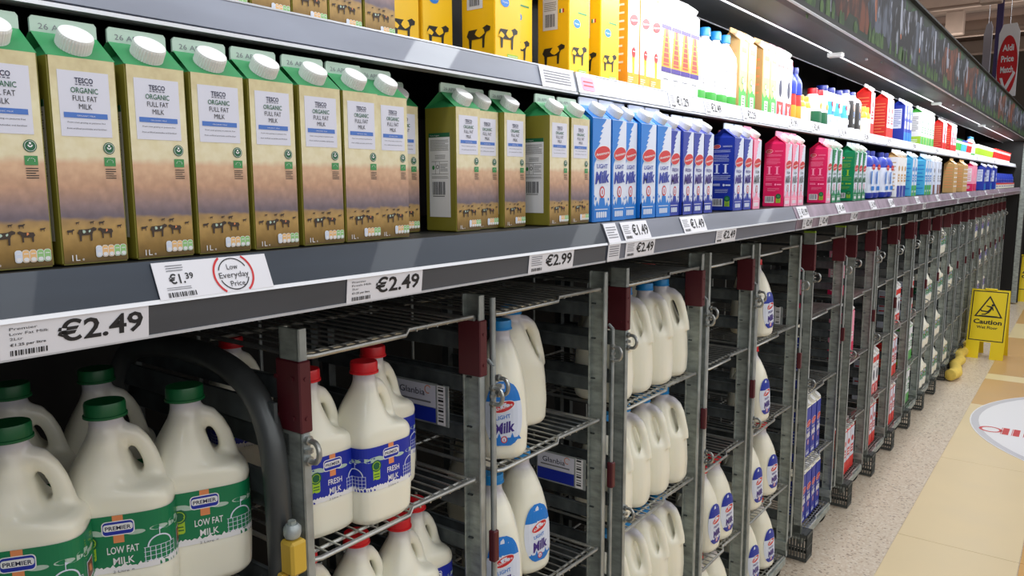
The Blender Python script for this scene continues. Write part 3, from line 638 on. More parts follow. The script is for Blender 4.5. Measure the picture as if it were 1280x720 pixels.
# --- upper shelf
UZ = 1.872
for (a, b) in ((.412, .481), (.486, .553), (.558, .626), (.629, .693), (.695, .757), (.759, .823), (.826, .892)):
    put('tesco', (a + b) / 2, -.90, UZ, rz=rj(.015), s=(1, (b - a) / .07, 1), where='upper shelf')
for (y, x) in ((1.00, -.99), (1.085, -.985), (1.185, -.90), (1.30, -.955), (1.435, -.90), (1.565, -.90)):
    put('yellow', y, x, UZ, rz=rj(.04), where='upper shelf', w=.08)
for y in (1.675, 1.735, 1.793): put('orange', y, -.90, UZ, rz=rj(), s=(1, .8, 1.05), where='upper shelf')
for y in (1.85, 1.908, 1.966, 2.024): put('drip', y, -.90, UZ, rz=rj(), s=(1, .8, 1.05), where='upper shelf')
for y in (2.39, 2.465, 2.60, 2.67): put('farm', y, -.90, UZ, rz=rj(), where='upper shelf')
for y in (2.745, 2.835): put('redw', y, -.90, UZ, rz=rj(), where='upper shelf')
for y in (4.13, 4.50, 4.58): put('redside', y, -.90, UZ, rz=rj(), where='upper shelf')
for y in (4.95, 5.03, 5.11): put('blueyel', y, -.90, UZ, rz=rj(), where='upper shelf')
for y in (5.50, 5.60, 5.70, 5.80, 5.90): put('whitegreen', y, -.90, UZ, rz=rj(), where='upper shelf')
for y in (6.35, 6.45, 6.75, 6.85, 6.95): put('redside', y, -.90, UZ, rz=rj(), s=(1, 1, .92), where='upper shelf')

# ------------------------------------------------------------------ small bottles, pots and packs
def bottle(name, prof, bands, cap, h_cap, r_cap, sq=1.0, mats=None, band_print=None, handle=False):
    """prof: (radius, z, material index); plastic bottle with a screw cap"""
    r = thing(name); mb = MB(); n = 24; pr = [(a, z) for a, z, _ in prof]; mb.lathe(pr, n, mfun=lambda i: prof[i + 1][2])
    vs = []
    for (x, y, z) in mb.v:
        rad = math.hypot(x, y)
        if sq > 1 and rad > 0.024:
            th = math.atan2(y, x); f = (abs(math.cos(th)) ** 4 + abs(math.sin(th)) ** 4) ** (-0.25); x *= min(f, sq); y *= min(f, sq)
        vs.append((x, y, z))
    mb.v = vs; mb.build('body', bands, r, smooth=True)
    zt = prof[-1][1]
    MB().lathe([(r_cap, zt - .004), (r_cap, zt + h_cap - .002), (r_cap * .93, zt + h_cap), (.001, zt + h_cap)], 24, rib=.0005, ribz=(0, 1)).build('cap', M[cap], r, smooth=True)
    if handle:
        k = prof[2][0]; MB().tube([(k * .2, 0, zt - .01), (k * .8, 0, zt - .02), (k * 1.05, 0, zt - .05), (k * 1.0, 0, zt - .09)], .008, 10).build('handle', bands[0], r, smooth=True)
    if band_print:
        p = Print(); band_print(p); p.build('label_print', lambda u, v, hh: (prof[2][0] * (1.0) + hh + .0004, u, v), r)
    return r
def mark(word, m1, c='red'):
    def f(p):
        p.rect(-.018, .05, .018, .12, m1, 0); p.ell(0, .105, .015, .008, c, 1); p.text(word, 0, .08, .028, 'ink', 2, h=.009)
    return f
wht = M['white']
P['protein'] = (bottle('white_protein_bottle', [(.02, 0, 0), (.033, .003, 0), (.036, .012, 0), (.036, .035, 0), (.036, .036, 1), (.036, .13, 1), (.033, .155, 1), (.022, .18, 1), (.015, .19, 1), (.015, .2, 1)], [M['greenc'], wht], 'cap_blue', .02, .0185, 1.12, band_print=lambda p: (p.text('KEFIR', 0, .10, .03, 'ink', 1, h=.01), p.text('No', 0, .125, .012, 'ink', 1, h=.008), p.lines(-.005, .005, .05, .07, 2, 'grey_ink'))), 'white drink bottle with blue cap and green foot', 'bottle')
P['juice'] = (bottle('yellow_blue_bottle', [(.02, 0, 0), (.028, .003, 0), (.030, .01, 0), (.030, .06, 0), (.030, .061, 1), (.028, .10, 1), (.030, .101, 2), (.030, .14, 2), (.024, .16, 2), (.013, .175, 2), (.013, .185, 2)], [M['orangec'], M['redc'], M['royal']], 'cap_navy', .018, .015), 'small blue and orange bottle', 'bottle')
P['creamer'] = (bottle('white_creamer_bottle', [(.02, 0, 0), (.033, .003, 0), (.036, .012, 0), (.036, .05, 0), (.036, .052, 1), (.034, .09, 1), (.022, .11, 1), (.018, .115, 1)], [M['dgreen'], wht], 'cap_red', .018, .020, 1.1, band_print=lambda p: p.ell(0, .07, .015, .012, 'orangec', 1)), 'short white and green bottle with red cap', 'bottle')
P['smallorange'] = (bottle('small_orange_top_bottle', [(.018, 0, 0), (.026, .003, 0), (.028, .01, 0), (.028, .07, 0), (.024, .09, 1), (.018, .10, 1)], [M['cream'], M['orangec']], 'orangec', .02, .020), 'short cream bottle with orange cap', 'bottle')
P['jugblue'] = (bottle('white_blue_milk_bottle', [(.03, 0, 0), (.044, .004, 0), (.048, .014, 0), (.048, .02, 0), (.048, .021, 1), (.048, .055, 1), (.048, .056, 2), (.047, .11, 2), (.036, .135, 0), (.024, .15, 0), (.022, .16, 0)], [wht, M['palesplash'], M['ltblue']], 'cap_navy', .018, .024, 1.12, handle=True, band_print=lambda p: (p.ell(0, .10, .026, .012, 'red', 1), p.text('Avonmore', 0, .097, .04, 'white', 2, h=.006), p.rect(-.03, .03, .03, .05, 'white', 1))), 'squat white bottle with blue label and cap', 'bottle')
P['jugtall'] = (bottle('tall_blue_label_bottle', [(.03, 0, 0), (.044, .004, 0), (.048, .014, 0), (.048, .03, 0), (.048, .031, 1), (.048, .15, 1), (.046, .151, 2), (.044, .175, 2), (.034, .195, 2), (.024, .205, 2), (.024, .21, 2)], [M['royal'], M['palesplash'], M['royal']], 'cap_navy', .016, .026, 1.12, band_print=lambda p: (p.ell(0, .15, .03, .014, 'red', 1), p.text('Avonmore', 0, .147, .045, 'white', 2, h=.006), p.rect(-.03, .04, .03, .06, 'sky', 1), p.rect(-.04, .07, -.02, .13, 'sky', 1))), 'tall white bottle with navy shoulders and red logo', 'bottle')
P['jugblack'] = (bottle('black_label_bottle', [(.03, 0, 0), (.044, .004, 0), (.048, .014, 0), (.048, .02, 0), (.048, .021, 1), (.048, .14, 1), (.040, .155, 0), (.026, .165, 0), (.024, .175, 0)], [wht, M['blackc']], 'cap_navy', .016, .024, 1.12, band_print=lambda p: (p.ring(0, .11, .010, .013, 'orange', 1), p.ring(0, .08, .008, .011, 'sky', 1), p.ell(0, .05, .012, .012, 'palesplash', 1), p.lines(-.02, .02, .125, .138, 2, 'white'))), 'white bottle with black label and round emblems', 'bottle')
def placeb(key, y, x, z, where, rz=0.0, s=(1, 1, 1)):
    return put(key, y, x, z, rz, s, where, w=0.0)
for y in (2.095, 2.175, 2.255, 2.328): placeb('protein', y, -.94, UZ, 'upper shelf', s=(1, 1, 1))
for y in (2.955, 3.02): placeb('juice', y, -.94, UZ, 'upper shelf')
for y in (3.085, 3.15): placeb('smallorange', y, -.94, UZ, 'upper shelf', s=(1, 1, .9))
for y in (3.225, 3.31): placeb('creamer', y, -.93, UZ, 'upper shelf', s=(1, 1, 1.1))
for y in (3.43, 3.54, 3.66): placeb('jugblue', y, -.95, UZ, 'upper shelf')
for y in (3.78, 3.89): placeb('jugblack', y, -.95, UZ, 'upper shelf')
for y in (3.99, 4.06): placeb('smallorange', y, -.92, UZ, 'upper shelf', s=(1, 1, 1.1))
for y in (3.93, 4.04, 4.24, 4.35): placeb('jugtall', y, -.885, 1.5685, 'lower shelf')
# small cups and trays far along both shelves
def pot(name, c1, c2, lid):
    r = thing(name); MB().lathe([(.028, 0), (.036, .075), (.038, .078)], 20, mfun=lambda i: 0).build('cup', M[c1], r, smooth=True)
    MB().lathe([(.040, .076), (.040, .083), (.001, .084)], 20).build('lid', M[lid], r, smooth=True)
    q = MB(); q.lathe([(.0305, .02), (.0352, .060)], 20); q.build('wrap', M[c2], r, smooth=True); return r
for nm, a in (('potgreen', ('green_cream_pot', 'white', 'greenc', 'teal')), ('potblue', ('blue_cream_pot', 'white', 'ltblue', 'royal')), ('potred', ('red_cream_pot', 'white', 'redc', 'redc')), ('potwhite', ('white_cream_pot', 'white', 'lime', 'white'))):
    P[nm] = (pot(*a), {'potgreen': 'small pot with green lid', 'potblue': 'small white pot with blue lid', 'potred': 'small white pot with red lid', 'potwhite': 'small white pot with lime wrap'}[nm], 'pot')
def stackpots(key, y0, n, dy, z, where, x=-.94, s=1.0):
    for i in range(n): placeb(key, y0 + i * dy, x, z, where, s=(s, s, s * 1.25))
stackpots('potgreen', 7.12, 3, .1, UZ, 'upper shelf', s=1.1); stackpots('potblue', 7.45, 3, .1, UZ, 'upper shelf', s=1.1); stackpots('potred', 7.78, 3, .1, UZ, 'upper shelf', s=1.1)
for y in (8.10, 8.22): placeb('protein', y, -.94, UZ, 'upper shelf', s=(1, 1, .8))
stackpots('potwhite', 8.42, 12, .12, UZ, 'upper shelf', s=1.15)
stackpots('potred', 9.95, 14, .14, UZ, 'upper shelf', s=1.25)
def multipack(name):
    r = thing(name); MB().box(-.16, 0, -.14, .14, 0, .06).build('sleeve', M['cream'], r, bevel=.004)
    MB().box(-.15, -.01, -.13, .13, .06, .105).build('carton_band', M['royal'], r, bevel=.004)
    MB().box(-.001, .001, -.14, .14, .045, .062).build('red_band', M['redc'], r)
    for k in range(4):
        MB().lathe([(.028, .09), (.028, .13), (.016, .15), (.016, .17), (.001, .171)], 16, cx=-.04, cy=-.1 + k * .066).build('bottle_top', M['royal'], r, smooth=True)
    p = Print(); p.lines(-.11, .11, .02, .032, 1, 'royal', 1, th=.8); p.build('band_print', lambda u, v, h: (h, u, v), r); return r
P['multipack'] = (multipack('drink_multipack'), 'cream multipack of small blue-topped drinks', 'multipack')
for i in range(8): put('multipack', 9.85 + i * .29, -.85, 1.5685, where='lower shelf', w=0)

# ------------------------------------------------------------------ MILK JUGS
def ring_loft(rings, n=40, seg=None):
    """rings: (z, xl, xr, b, n_exp): superellipse sections"""
    vs = []; fs = []; k = len(rings)
    for (z, xl, xr, b, e) in rings:
        cx = (xl + xr) / 2; a = (xr - xl) / 2
        for j in range(n):
            t = 2 * PI * j / n; c, s_ = math.cos(t), math.sin(t)
            rr = (abs(c / a) ** e + abs(s_ / b) ** e) ** (-1 / e); vs.append((cx + rr * c, rr * s_, z))
    for i in range(k - 1):
        for j in range(n): fs.append((i * n + j, i * n + (j + 1) % n, (i + 1) * n + (j + 1) % n, (i + 1) * n + j))
    fs.append(tuple(range(n))[::-1]); fs.append(tuple(range((k - 1) * n, k * n)))
    return vs, fs
def organic(parts, hole, voxel, iters):
    mb = MB()
    for vs, fs in parts: mb.add(vs, fs)
    me = mb.mesh('jug', [M['milk']]); o = link('jug', me)
    h = link('hole', hole.mesh('hole', []))
    m = o.modifiers.new('r', 'REMESH'); m.mode = 'VOXEL'; m.voxel_size = voxel
    m = o.modifiers.new('b', 'BOOLEAN'); m.operation = 'DIFFERENCE'; m.object = h; m.solver = 'EXACT'
    m = o.modifiers.new('r2', 'REMESH'); m.mode = 'VOXEL'; m.voxel_size = voxel
    m = o.modifiers.new('s', 'SMOOTH'); m.factor = 0.5; m.iterations = iters
    dg = bpy.context.evaluated_depsgraph_get(); out = bpy.data.meshes.new_from_object(o.evaluated_get(dg))
    bpy.data.objects.remove(o); bpy.data.objects.remove(h)
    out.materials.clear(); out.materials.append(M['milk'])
    out.polygons.foreach_set('use_smooth', [True] * len(out.polygons)); return out
def capsule(path, r, flat=1.0, n=14):
    t = MB(); t.tube(path, r, n, flat=flat); return t
SJ = 1.0
def premier_mesh():
    R_ = [(0, -.052, .052, .042, 3), (.004, -.058, .058, .047, 3.2), (.012, -.0630, .0630, .0520, 3.8), (.060, -.0650, .0650, .0545, 4), (.0625, -.0635, .0635, .0530, 4), (.141, -.0635, .0635, .0530, 4), (.1435, -.0650, .0650, .0545, 4), (.150, -.0650, .0650, .0545, 4), (.160, -.0645, .062, .054, 3.6), (.166, -.063, .054, .053, 3.2), (.172, -.062, .032, .050, 2.8), (.185, -.058, .020, .046, 2.5), (.200, -.051, .014, .040, 2.4), (.215, -.043, .009, .033, 2.2), (.228, -.036, .008, .027, 2), (.236, -.033, .0085, .0225, 2), (.242, -.0315, .0085, .0205, 2), (.260, -.0315, .0085, .0205, 2)]
    body = ring_loft(R_)
    hd = MB(); hd.tube([(-.006, 0, .226), (.006, 0, .232), (.018, 0, .227), (.028, 0, .215), (.0355, 0, .199), (.0395, 0, .182), (.0425, 0, .164), (.043, 0, .150)], [.017, .0145, .0125, .0115, .0115, .012, .014, .016], 14)
    hole = MB(); hole.tube([(.0215, -.08, .193), (.0215, .08, .193)], .0060, 16)
    hole.v = [(x - (z - .193) * .8, y, .193 + (z - .193) * 3.3) for x, y, z in hole.v]
    return organic([body, (hd.v, hd.f)], hole, .0030, 7)
def gallon_mesh():
    R_ = [(0, -.062, .062, .042, 3), (.005, -.070, .070, .050, 3), (.016, -.075, .075, .0545, 3.2), (.06, -.077, .077, .0565, 3.2), (.11, -.075, .075, .0555, 3), (.145, -.071, .072, .053, 2.8), (.165, -.067, .062, .050, 2.6), (.19, -.060, .048, .045, 2.4), (.213, -.050, .036, .038, 2.2), (.233, -.040, .026, .030, 2.1), (.245, -.031, .018, .024, 2), (.252, -.0285, .0155, .021, 2), (.272, -.0285, .0155, .021, 2)]
    body = ring_loft(R_)
    hd = MB(); hd.tube([(-.006, 0, .240), (.012, 0, .250), (.030, 0, .247), (.045, 0, .235), (.055, 0, .214), (.0605, 0, .190), (.064, 0, .162), (.062, 0, .138)], [.016, .0145, .0135, .0135, .0135, .014, .017, .022], 14)
    hole = MB(); hole.tube([(.0425, -.08, .190), (.0425, .08, .190)], .0070, 16)
    hole.v = [(x - (z - .190) * 1.9, y, .190 + (z - .190) * 5.4) for x, y, z in hole.v]
    return organic([body, (hd.v, hd.f)], hole, .0032, 7)
PM, GM = premier_mesh(), gallon_mesh()
def jug_cap(r, h): return MB().lathe([(r * 1.06, 0), (r * 1.06, .003), (r, .0035), (r, h * .85), (r * .95, h), (r * .5, h), (.001, h * .97)], 40, rib=.0005, ribz=(2, 3)).mesh('cap', [], smooth=True)
def with_mat(me, m):
    c = me.copy(); c.materials.clear(); c.materials.append(M[m]); return c
CAP = jug_cap(.0245, .0195)
# arc-length table of the label section of the premier jug
A_, B_, E_ = .0635, .0530, 4
tab = []; acc = 0; prev = None
for i in range(721):
    t = -PI / 2 + 2 * PI * (i - 360) / 720.0; c, s_ = math.cos(t), math.sin(t); rr = (abs(c / A_) ** E_ + abs(s_ / B_) ** E_) ** (-1 / E_); q = (rr * c, rr * s_)
    if prev: acc += math.hypot(q[0] - prev[0], q[1] - prev[1])
    tab.append((acc, q)); prev = q
mid = tab[360][0]
def prem_map(u, v, h):
    s_ = max(0.0, min(acc - 1e-6, u + mid)); lo, hi = 0, 720
    while hi - lo > 1:
        m_ = (lo + hi) // 2
        if tab[m_][0] <= s_: lo = m_
        else: hi = m_
    f = (s_ - tab[lo][0]) / max(1e-9, tab[hi][0] - tab[lo][0]); x = tab[lo][1][0] + f * (tab[hi][1][0] - tab[lo][1][0]); y = tab[lo][1][1] + f * (tab[hi][1][1] - tab[lo][1][1])
    nx, ny = (abs(x) / A_) ** 3 / A_ * (1 if x > 0 else -1), (abs(y) / B_) ** 3 / B_ * (1 if y > 0 else -1); L_ = math.hypot(nx, ny)
    return (x + nx / L_ * (h + .0009), y + ny / L_ * (h + .0009), v)
def prem_label(col, words, cloud):
    p = Print(); v0, v1 = .065, .1395; per = acc
    p.rect(-per / 2 + .001, v0, per / 2 - .001, v1, col, 0, nx=90)
    # wavy milk splash along the foot of the band
    R = random.Random(8); x = -per / 2 + .004
    while x < per / 2 - .006:
        wd = R.uniform(.004, .007); p.poly([(x - .001, v0 - .0002), (x + wd + .001, v0 - .0002), (x + wd + .0012, v0 + .003 + R.random() * .004), (x + wd * .6, v0 + .006 + R.random() * .005), (x - .001, v0 + .004 + R.random() * .003)], 'white', .5 + R.random() * .3); x += wd
    for cx in (-.052, .0, .075):
        for q in range(5): p.ell(cx - .030 + q * .012 + R.uniform(-.003, .003), v1 - .024 + R.uniform(-.005, .006), .011, .0032, cloud, 1 + q * .05, 14)
    p.rect(-.006, v1 - .036, .006, v1, 'orange', 1.6); p.poly([(-.006, v1 - .036), (0, v1 - .031), (.006, v1 - .036), (.006, v1 - .028), (-.006, v1 - .028)], 'orange', 1.7)
    p.rrect(-.0185, v1 - .026, .0185, v1 - .007, .005, 'white', 2); p.rrect(-.0172, v1 - .0248, .0172, v1 - .0082, .0042, 'lab_blue', 2.5)
    p.rrect(-.0165, v1 - .020, .0165, v1 - .011, .003, 'white', 3); p.text('PREMIER', 0, v1 - .0185, .029, 'navy', 3.5, h=.0052, bold=.02)
    y = v1 - .050
    for t, ww in words: p.text(t, .004, y, ww, 'white', 2, h=.0096, bold=.012); y -= .0145
    # rosette
    p.poly([(-.040, v0 + .018), (-.037, v0 + .020), (-.034, v0 + .018), (-.028, v0 + .018), (-.026, v0 + .020), (-.026, v0 + .042), (-.040, v0 + .042)], 'lime', 2); p.ell(-.033, v0 + .042, .0098, .0098, 'dgreen', 2.5, 20); p.ring(-.033, v0 + .042, .0066, .0076, 'lime', 3); p.lines(-.0385, -.0275, v0 + .021, v0 + .030, 2, 'dgreen', 3)
    # domed building drawn in white lines
    for cx in (.046, -.072):
        cy = v0 + .020; p.ring(cx, cy + .006, .013, .0148, 'palesplash', 2, a0=0, a1=PI, n=14); p.rect(cx - .0005, cy + .020, cx + .0005, cy + .030, 'palesplash', 2); p.poly([(cx, cy + .030), (cx + .004, cy + .028), (cx, cy + .026)], 'palesplash', 2.1)
        for k in range(7): p.rect(cx - .018 + k * .006, cy - .013, cx - .0172 + k * .006, cy + .006, 'palesplash', 2)
        for k in range(4): p.rect(cx - .019, cy - .012 + k * .006, cx + .019, cy - .0113 + k * .006, 'palesplash', 2, nx=6)
    p.rect(.074, v0 + .012, .098, v0 + .036, 'palesplash', 1.5, nx=4); p.rect(.0755, v0 + .0135, .0965, v0 + .0345, 'brownp', 2, nx=4); p.poly(blob(.086, v0 + .024, .006, 8, .4, 1.2, 2), 'orange', 2.5); p.lines(.072, .102, v0 + .040, v0 + .066, 8, 'lime', 2, th=.25)
    p.text('2 Litre', .0, v0 - .0015 + .0006, .018, 'grey_ink', 3, h=.0036); p.text('e', .0135, v0, .003, 'grey_ink', 3, h=.003)
    return p
def make_premier(name, col, words, cap):
    r = thing(name); link('bottle', PM, r); c = link('cap', with_mat(CAP, cap), r); c.location = (-.0115, 0, .2545)
    prem_label(col, words, 'palesplash' if False else 'fin_green').build('label_wrap', prem_map, r, step=.00022, base=.0002); return r
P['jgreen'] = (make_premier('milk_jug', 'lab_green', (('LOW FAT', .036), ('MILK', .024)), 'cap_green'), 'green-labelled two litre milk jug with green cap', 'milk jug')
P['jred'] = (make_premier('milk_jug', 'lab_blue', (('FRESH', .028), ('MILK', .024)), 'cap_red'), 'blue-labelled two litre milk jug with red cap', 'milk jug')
def gal_surf(u, v, h):
    u *= 1.14; v = .098 + (v - .095) * 1.32
    # outer face at -X of the big jug
    R_ = [(0, -.062, .042), (.016, -.075, .0545), (.06, -.077, .0565), (.11, -.075, .0555), (.145, -.071, .053), (.165, -.067, .050), (.19, -.060, .045), (.213, -.050, .038), (.233, -.040, .030)]
    for i in range(len(R_) - 1):
        if R_[i][0] <= v <= R_[i + 1][0]: break
    a, b = R_[i], R_[i + 1]; f = (v - a[0]) / (b[0] - a[0]); xl = a[1] + f * (b[1] - a[1]); bb = a[2] + f * (b[2] - a[2])
    cx = 0.0; A = -xl; k = max(0.0, 1 - abs(min(.999, abs(u) / bb)) ** 3.0) ** (1 / 3.0)
    return (-A * k - h - .0012, -u, v)
def gal_label(blue, word, wm):
    p = Print(); cx, cy = 0, .095
    out = []
    for i in range(36):
        t = 2 * PI * i / 36; rx = .034; ry = .052 if math.sin(t) > 0 else .046
        e = 2.6; rr = (abs(math.cos(t)) ** e + abs(math.sin(t)) ** e) ** (-1 / e); out.append((cx + rx * rr * math.cos(t) * (1 - .10 * max(0, math.sin(t))), cy + ry * rr * math.sin(t)))
    # fan of strips so that the decal can follow the curve
    rows = 14; top = cy + .054; bot = cy - .049
    def half(v):
        t = (v - (cy + .002)) / .0515; return .034 * max(0, 1 - abs(t) ** 2.6) ** (1 / 2.6) * (1 - .10 * max(0, t))
    def strip(v0, v1, m, lay, f=1.0, side=None, n=8):
        for k in range(n):
            a = v0 + (v1 - v0) * k / n; b = v0 + (v1 - v0) * (k + 1) / n; ha, hb = half(a) * f, half(b) * f; cells = 8
            for q in range(cells):
                s0, s1 = -1 + 2 * q / cells, -1 + 2 * (q + 1) / cells; p.poly([(ha * s0, a), (ha * s1, a), (hb * s1, b), (hb * s0, b)], m, lay)
    strip(bot, top, 'palesplash', 0, n=14); strip(cy + .022, top - .001, blue, 1, .99, n=6); strip(bot + .001, bot + .014, blue, 1, .98, n=3)
    for k in range(7):
        a = math.radians(30 + k * 20); p.poly([(0 + .004 * math.cos(a + 1.2), cy + .018), (.004 * math.cos(a - 1.2), cy + .018), (.030 * math.cos(a), cy + .020 + .026 * math.sin(a))], 'white', 2)
    p.poly([(-.012, cy + .012), (-.006, cy + .046), (.0, cy + .050), (.002, cy + .046), (-.002, cy + .012)], 'palesplash', 2.5)
    for k in range(5): p.poly([(-.026 + k * .012, bot + .010), (-.016 + k * .012, bot + .010), (-.021 + k * .012, bot + .017 + (k % 2) * .005)], blue, 1)
    p.ell(0, cy + .014, .021, .0085, 'white', 3, rot=.28); p.ell(0, cy + .014, .0198, .0074, 'red', 3.5, rot=.28); p.text('Avonmore', 0, cy + .0115, .033, 'white', 4, h=.0045, bold=.015, shear=.15, rot=.28)
    p.text(word, -.001, cy - .005, .027, 'sky' if word == 'LIGHT' else wm, 3, h=.0065, bold=.01, rot=.14); p.text('Milk', .001, cy - .027, .037, wm, 3, h=.017, bold=.035, shear=.22, rot=.16)
    p.ring(0, bot + .011, .0042, .0058, 'red', 3, 14); p.ell(0, bot + .011, .0042, .0042, 'palesplash', 2.8, 10); p.text('1', 0, bot + .008, .0016, 'red', 3.5, h=.005)
    return p
def make_gallon(name, blue, word, wm, cap):
    r = thing(name); link('bottle', GM, r); c = link('cap', with_mat(CAP, cap), r); c.location = (-.0065, 0, .2665)
    gal_label(blue, word, wm).build('label', gal_surf, r, step=.00022, base=.0002); return r
P['glight'] = (make_gallon('large_milk_jug', 'sky', 'LIGHT', 'purple', 'cap_blue'), 'large light milk jug with blue cap', 'milk jug')
P['gfresh'] = (make_gallon('large_milk_jug', 'royal', 'FRESH', 'purple', 'cap_red'), 'large fresh milk jug with red cap', 'milk jug')
def jug(key, x, y, z, deg, label, group, rot=None, s=(1, 1, 1)):
    root, desc, cat = P[key]
    r3 = rot if rot else (0, 0, math.radians(deg))
    if key not in used: used[key] = True; o = root; o.location = (x, y, z); o.rotation_euler = r3
    else: o = dup(root, (x, y, z), 0, None, r3)
    o.scale = s
    tag(o, label, cat, group); return o

# ------------------------------------------------------------------ CAGES
SHELF_Z = [0.10, 0.41, 0.745, 1.075, 1.395]
cm = {}
def cached(key, fn):
    if key not in cm: cm[key] = fn()
    return cm[key]
def post_mesh():
    m = MB(); m.box(-.045, 0, 0, .004, .10, 1.44); m.box(-.004, 0, 0, .016, .10, 1.44, 1); m.box(-.045, -.041, 0, .014, .10, 1.44); return m.mesh('front_post', [M['galvd'], M['galv']], bevel=.0006)
def guard_mesh():
    m = MB(); m.box(-.052, .004, -.003, .019, 1.283, 1.392)
    return m.mesh('corner_guard', [M['maroon']], bevel=.002)
def rivet_mesh():
    m = MB()
    for z in (1.305, 1.365):
        for x in (-.012, -.050): m.rod((x, -.0035, z), (x, -.0055, z), .0035, 8)
        m.rod((.004, .008, z), (.0055, .008, z), .003, 8)
    return m.mesh('rivet', [M['maroon']])
def bar_mesh(h=.035):
    m = MB(); m.box(-.50, -.03, 0, .0025, -h / 2, h / 2); m.box(-.50, -.03, 0, .008, h / 2 - .003, h / 2); return m.mesh('side_bar', [M['bar']], bevel=.0005)
def ring_mesh():
    m = MB(); pts = [(.012 + .012 * math.cos(a), 0, .016 * math.sin(a)) for a in [PI * .5 - PI * k / 8 for k in range(9)]]
    m.tube([(-.002, 0, .016)] + pts + [(-.002, 0, -.016)], .0042, 8); m.lathe([(.007, -.003), (.007, .003)], 8, cx=.0, cy=0)
    for z in (.016, -.016): m.rod((-.004, 0, z), (.004, 0, z), .0075, 6)
    return m.mesh('lock_ring', [M['wire']], smooth=True)
def rod_mesh():
    m = MB(); m.rod((0, 0, .18), (0, 0, 1.30), .0042, 8); m.rod((.0, 0, 1.30), (-.012, 0, 1.31), .004, 8); m.rod((0, 0, .18), (-.012, 0, .17), .004, 8); return m.mesh('latch_rod', [M['galv']], smooth=True)
def sleeve_mesh(): return MB().box(-.008, .008, -.008, .008, .90, .965).mesh('latch_sleeve', [M['maroon']], bevel=.002)
def shelf_mesh(wd):
    m = MB(); a, b = .018, wd - .018
    f = [(-.010, a, 0), (-.004, a + .012, 0), (-.004, a + (b - a) * .52, 0), (-.012, a + (b - a) * .56, .006), (-.006, b - .012, .006), (-.012, b, .004)]
    m.tube(f, .0042, 8); m.rod((-.030, a, 0), (-.030, b, 0), .003, 6); m.rod((-.49, a, .012), (-.49, b, .012), .004, 6); m.rod((-.26, a, -.004), (-.26, b, -.004), .003, 6)
    for y in (a, b): m.rod((-.008, y, 0), (-.49, y, .004), .004, 6)
    n = int((b - a) / .026)
    for k in range(1, n): y = a + (b - a) * k / n; m.rod((-.006, y, .003), (-.49, y, .010), .0020, 5)
    return m.mesh('wire_shelf', [M['wire']], smooth=True)
def wheelguard_mesh():
    m = MB(); x0, x1, y0, y1, z0, z1 = -.115, .030, 0, .085, .004, .125; t = .004
    for (a, b, c, d) in ((x0, x1, y0, y0 + t), (x0, x1, y1 - t, y1), (x0, x0 + t, y0, y1), (x1 - t, x1, y0, y1)):
        m.box(a, b, c, d, z0, z0 + .014); m.box(a, b, c, d, z1 - .014, z1)
        L_ = max(b - a, d - c); n = int(L_ / .013)
        for k in range(n + 1):
            if b - a > d - c: m.box(a + (b - a - t) * k / n, a + (b - a - t) * k / n + t, c, d, z0, z1)
            else: m.box(a, b, c + (d - c - t) * k / n, c + (d - c - t) * k / n + t, z0, z1)
        m.box(a, b, c, d, (z0 + z1) / 2 - .003, (z0 + z1) / 2 + .003)
    m.box(x0 + .002, x1 - .002, y0 + .002, y1 - .002, z1 - .004, z1)
    for k in range(6): m.box(x0 + .012 + k * .022, x0 + .020 + k * .022, y0 + .008, y1 - .008, z1, z1 + .003)
    return m.mesh('wheel_guard', [M['crate']])
def base_mesh(wd):
    m = MB(); m.box(-.50, 0, 0, .02, .125, .165); m.box(-.50, 0, wd - .02, wd, .125, .165); m.box(-.02, 0, .02, wd - .02, .07, .10); m.box(-.50, -.48, .02, wd - .02, .07, .10)
    return m.mesh('base_frame', [M['galvd']], bevel=.001)
def wheel_mesh():
    m = MB(); m.lathe([(.03, -.012), (.048, -.010), (.048, .010), (.03, .012)], 20); m.v = [(x, z, y + .048) for x, y, z in m.v]; return m.mesh('caster_wheel', [M['black']], smooth=True)
GUARD, RIV, BAR, RING, ROD, SLV, WG, POST, WHEEL = guard_mesh(), rivet_mesh(), bar_mesh(), ring_mesh(), rod_mesh(), sleeve_mesh(), wheelguard_mesh(), post_mesh(), wheel_mesh()
BACKPOST = MB().box(-.52, -.495, 0, .02, .10, 1.42).mesh('back_post', [M['bar']], bevel=.001)
SBARS = [.18, .27, .50, .60, .70, .83, .93, 1.02, 1.16, 1.26, 1.345]
plate_p = None
THIN = MB().rod((-.008, .006, .10), (-.008, .006, 1.43), .0062, 10).mesh('front_rod', [M['galv']], smooth=True)
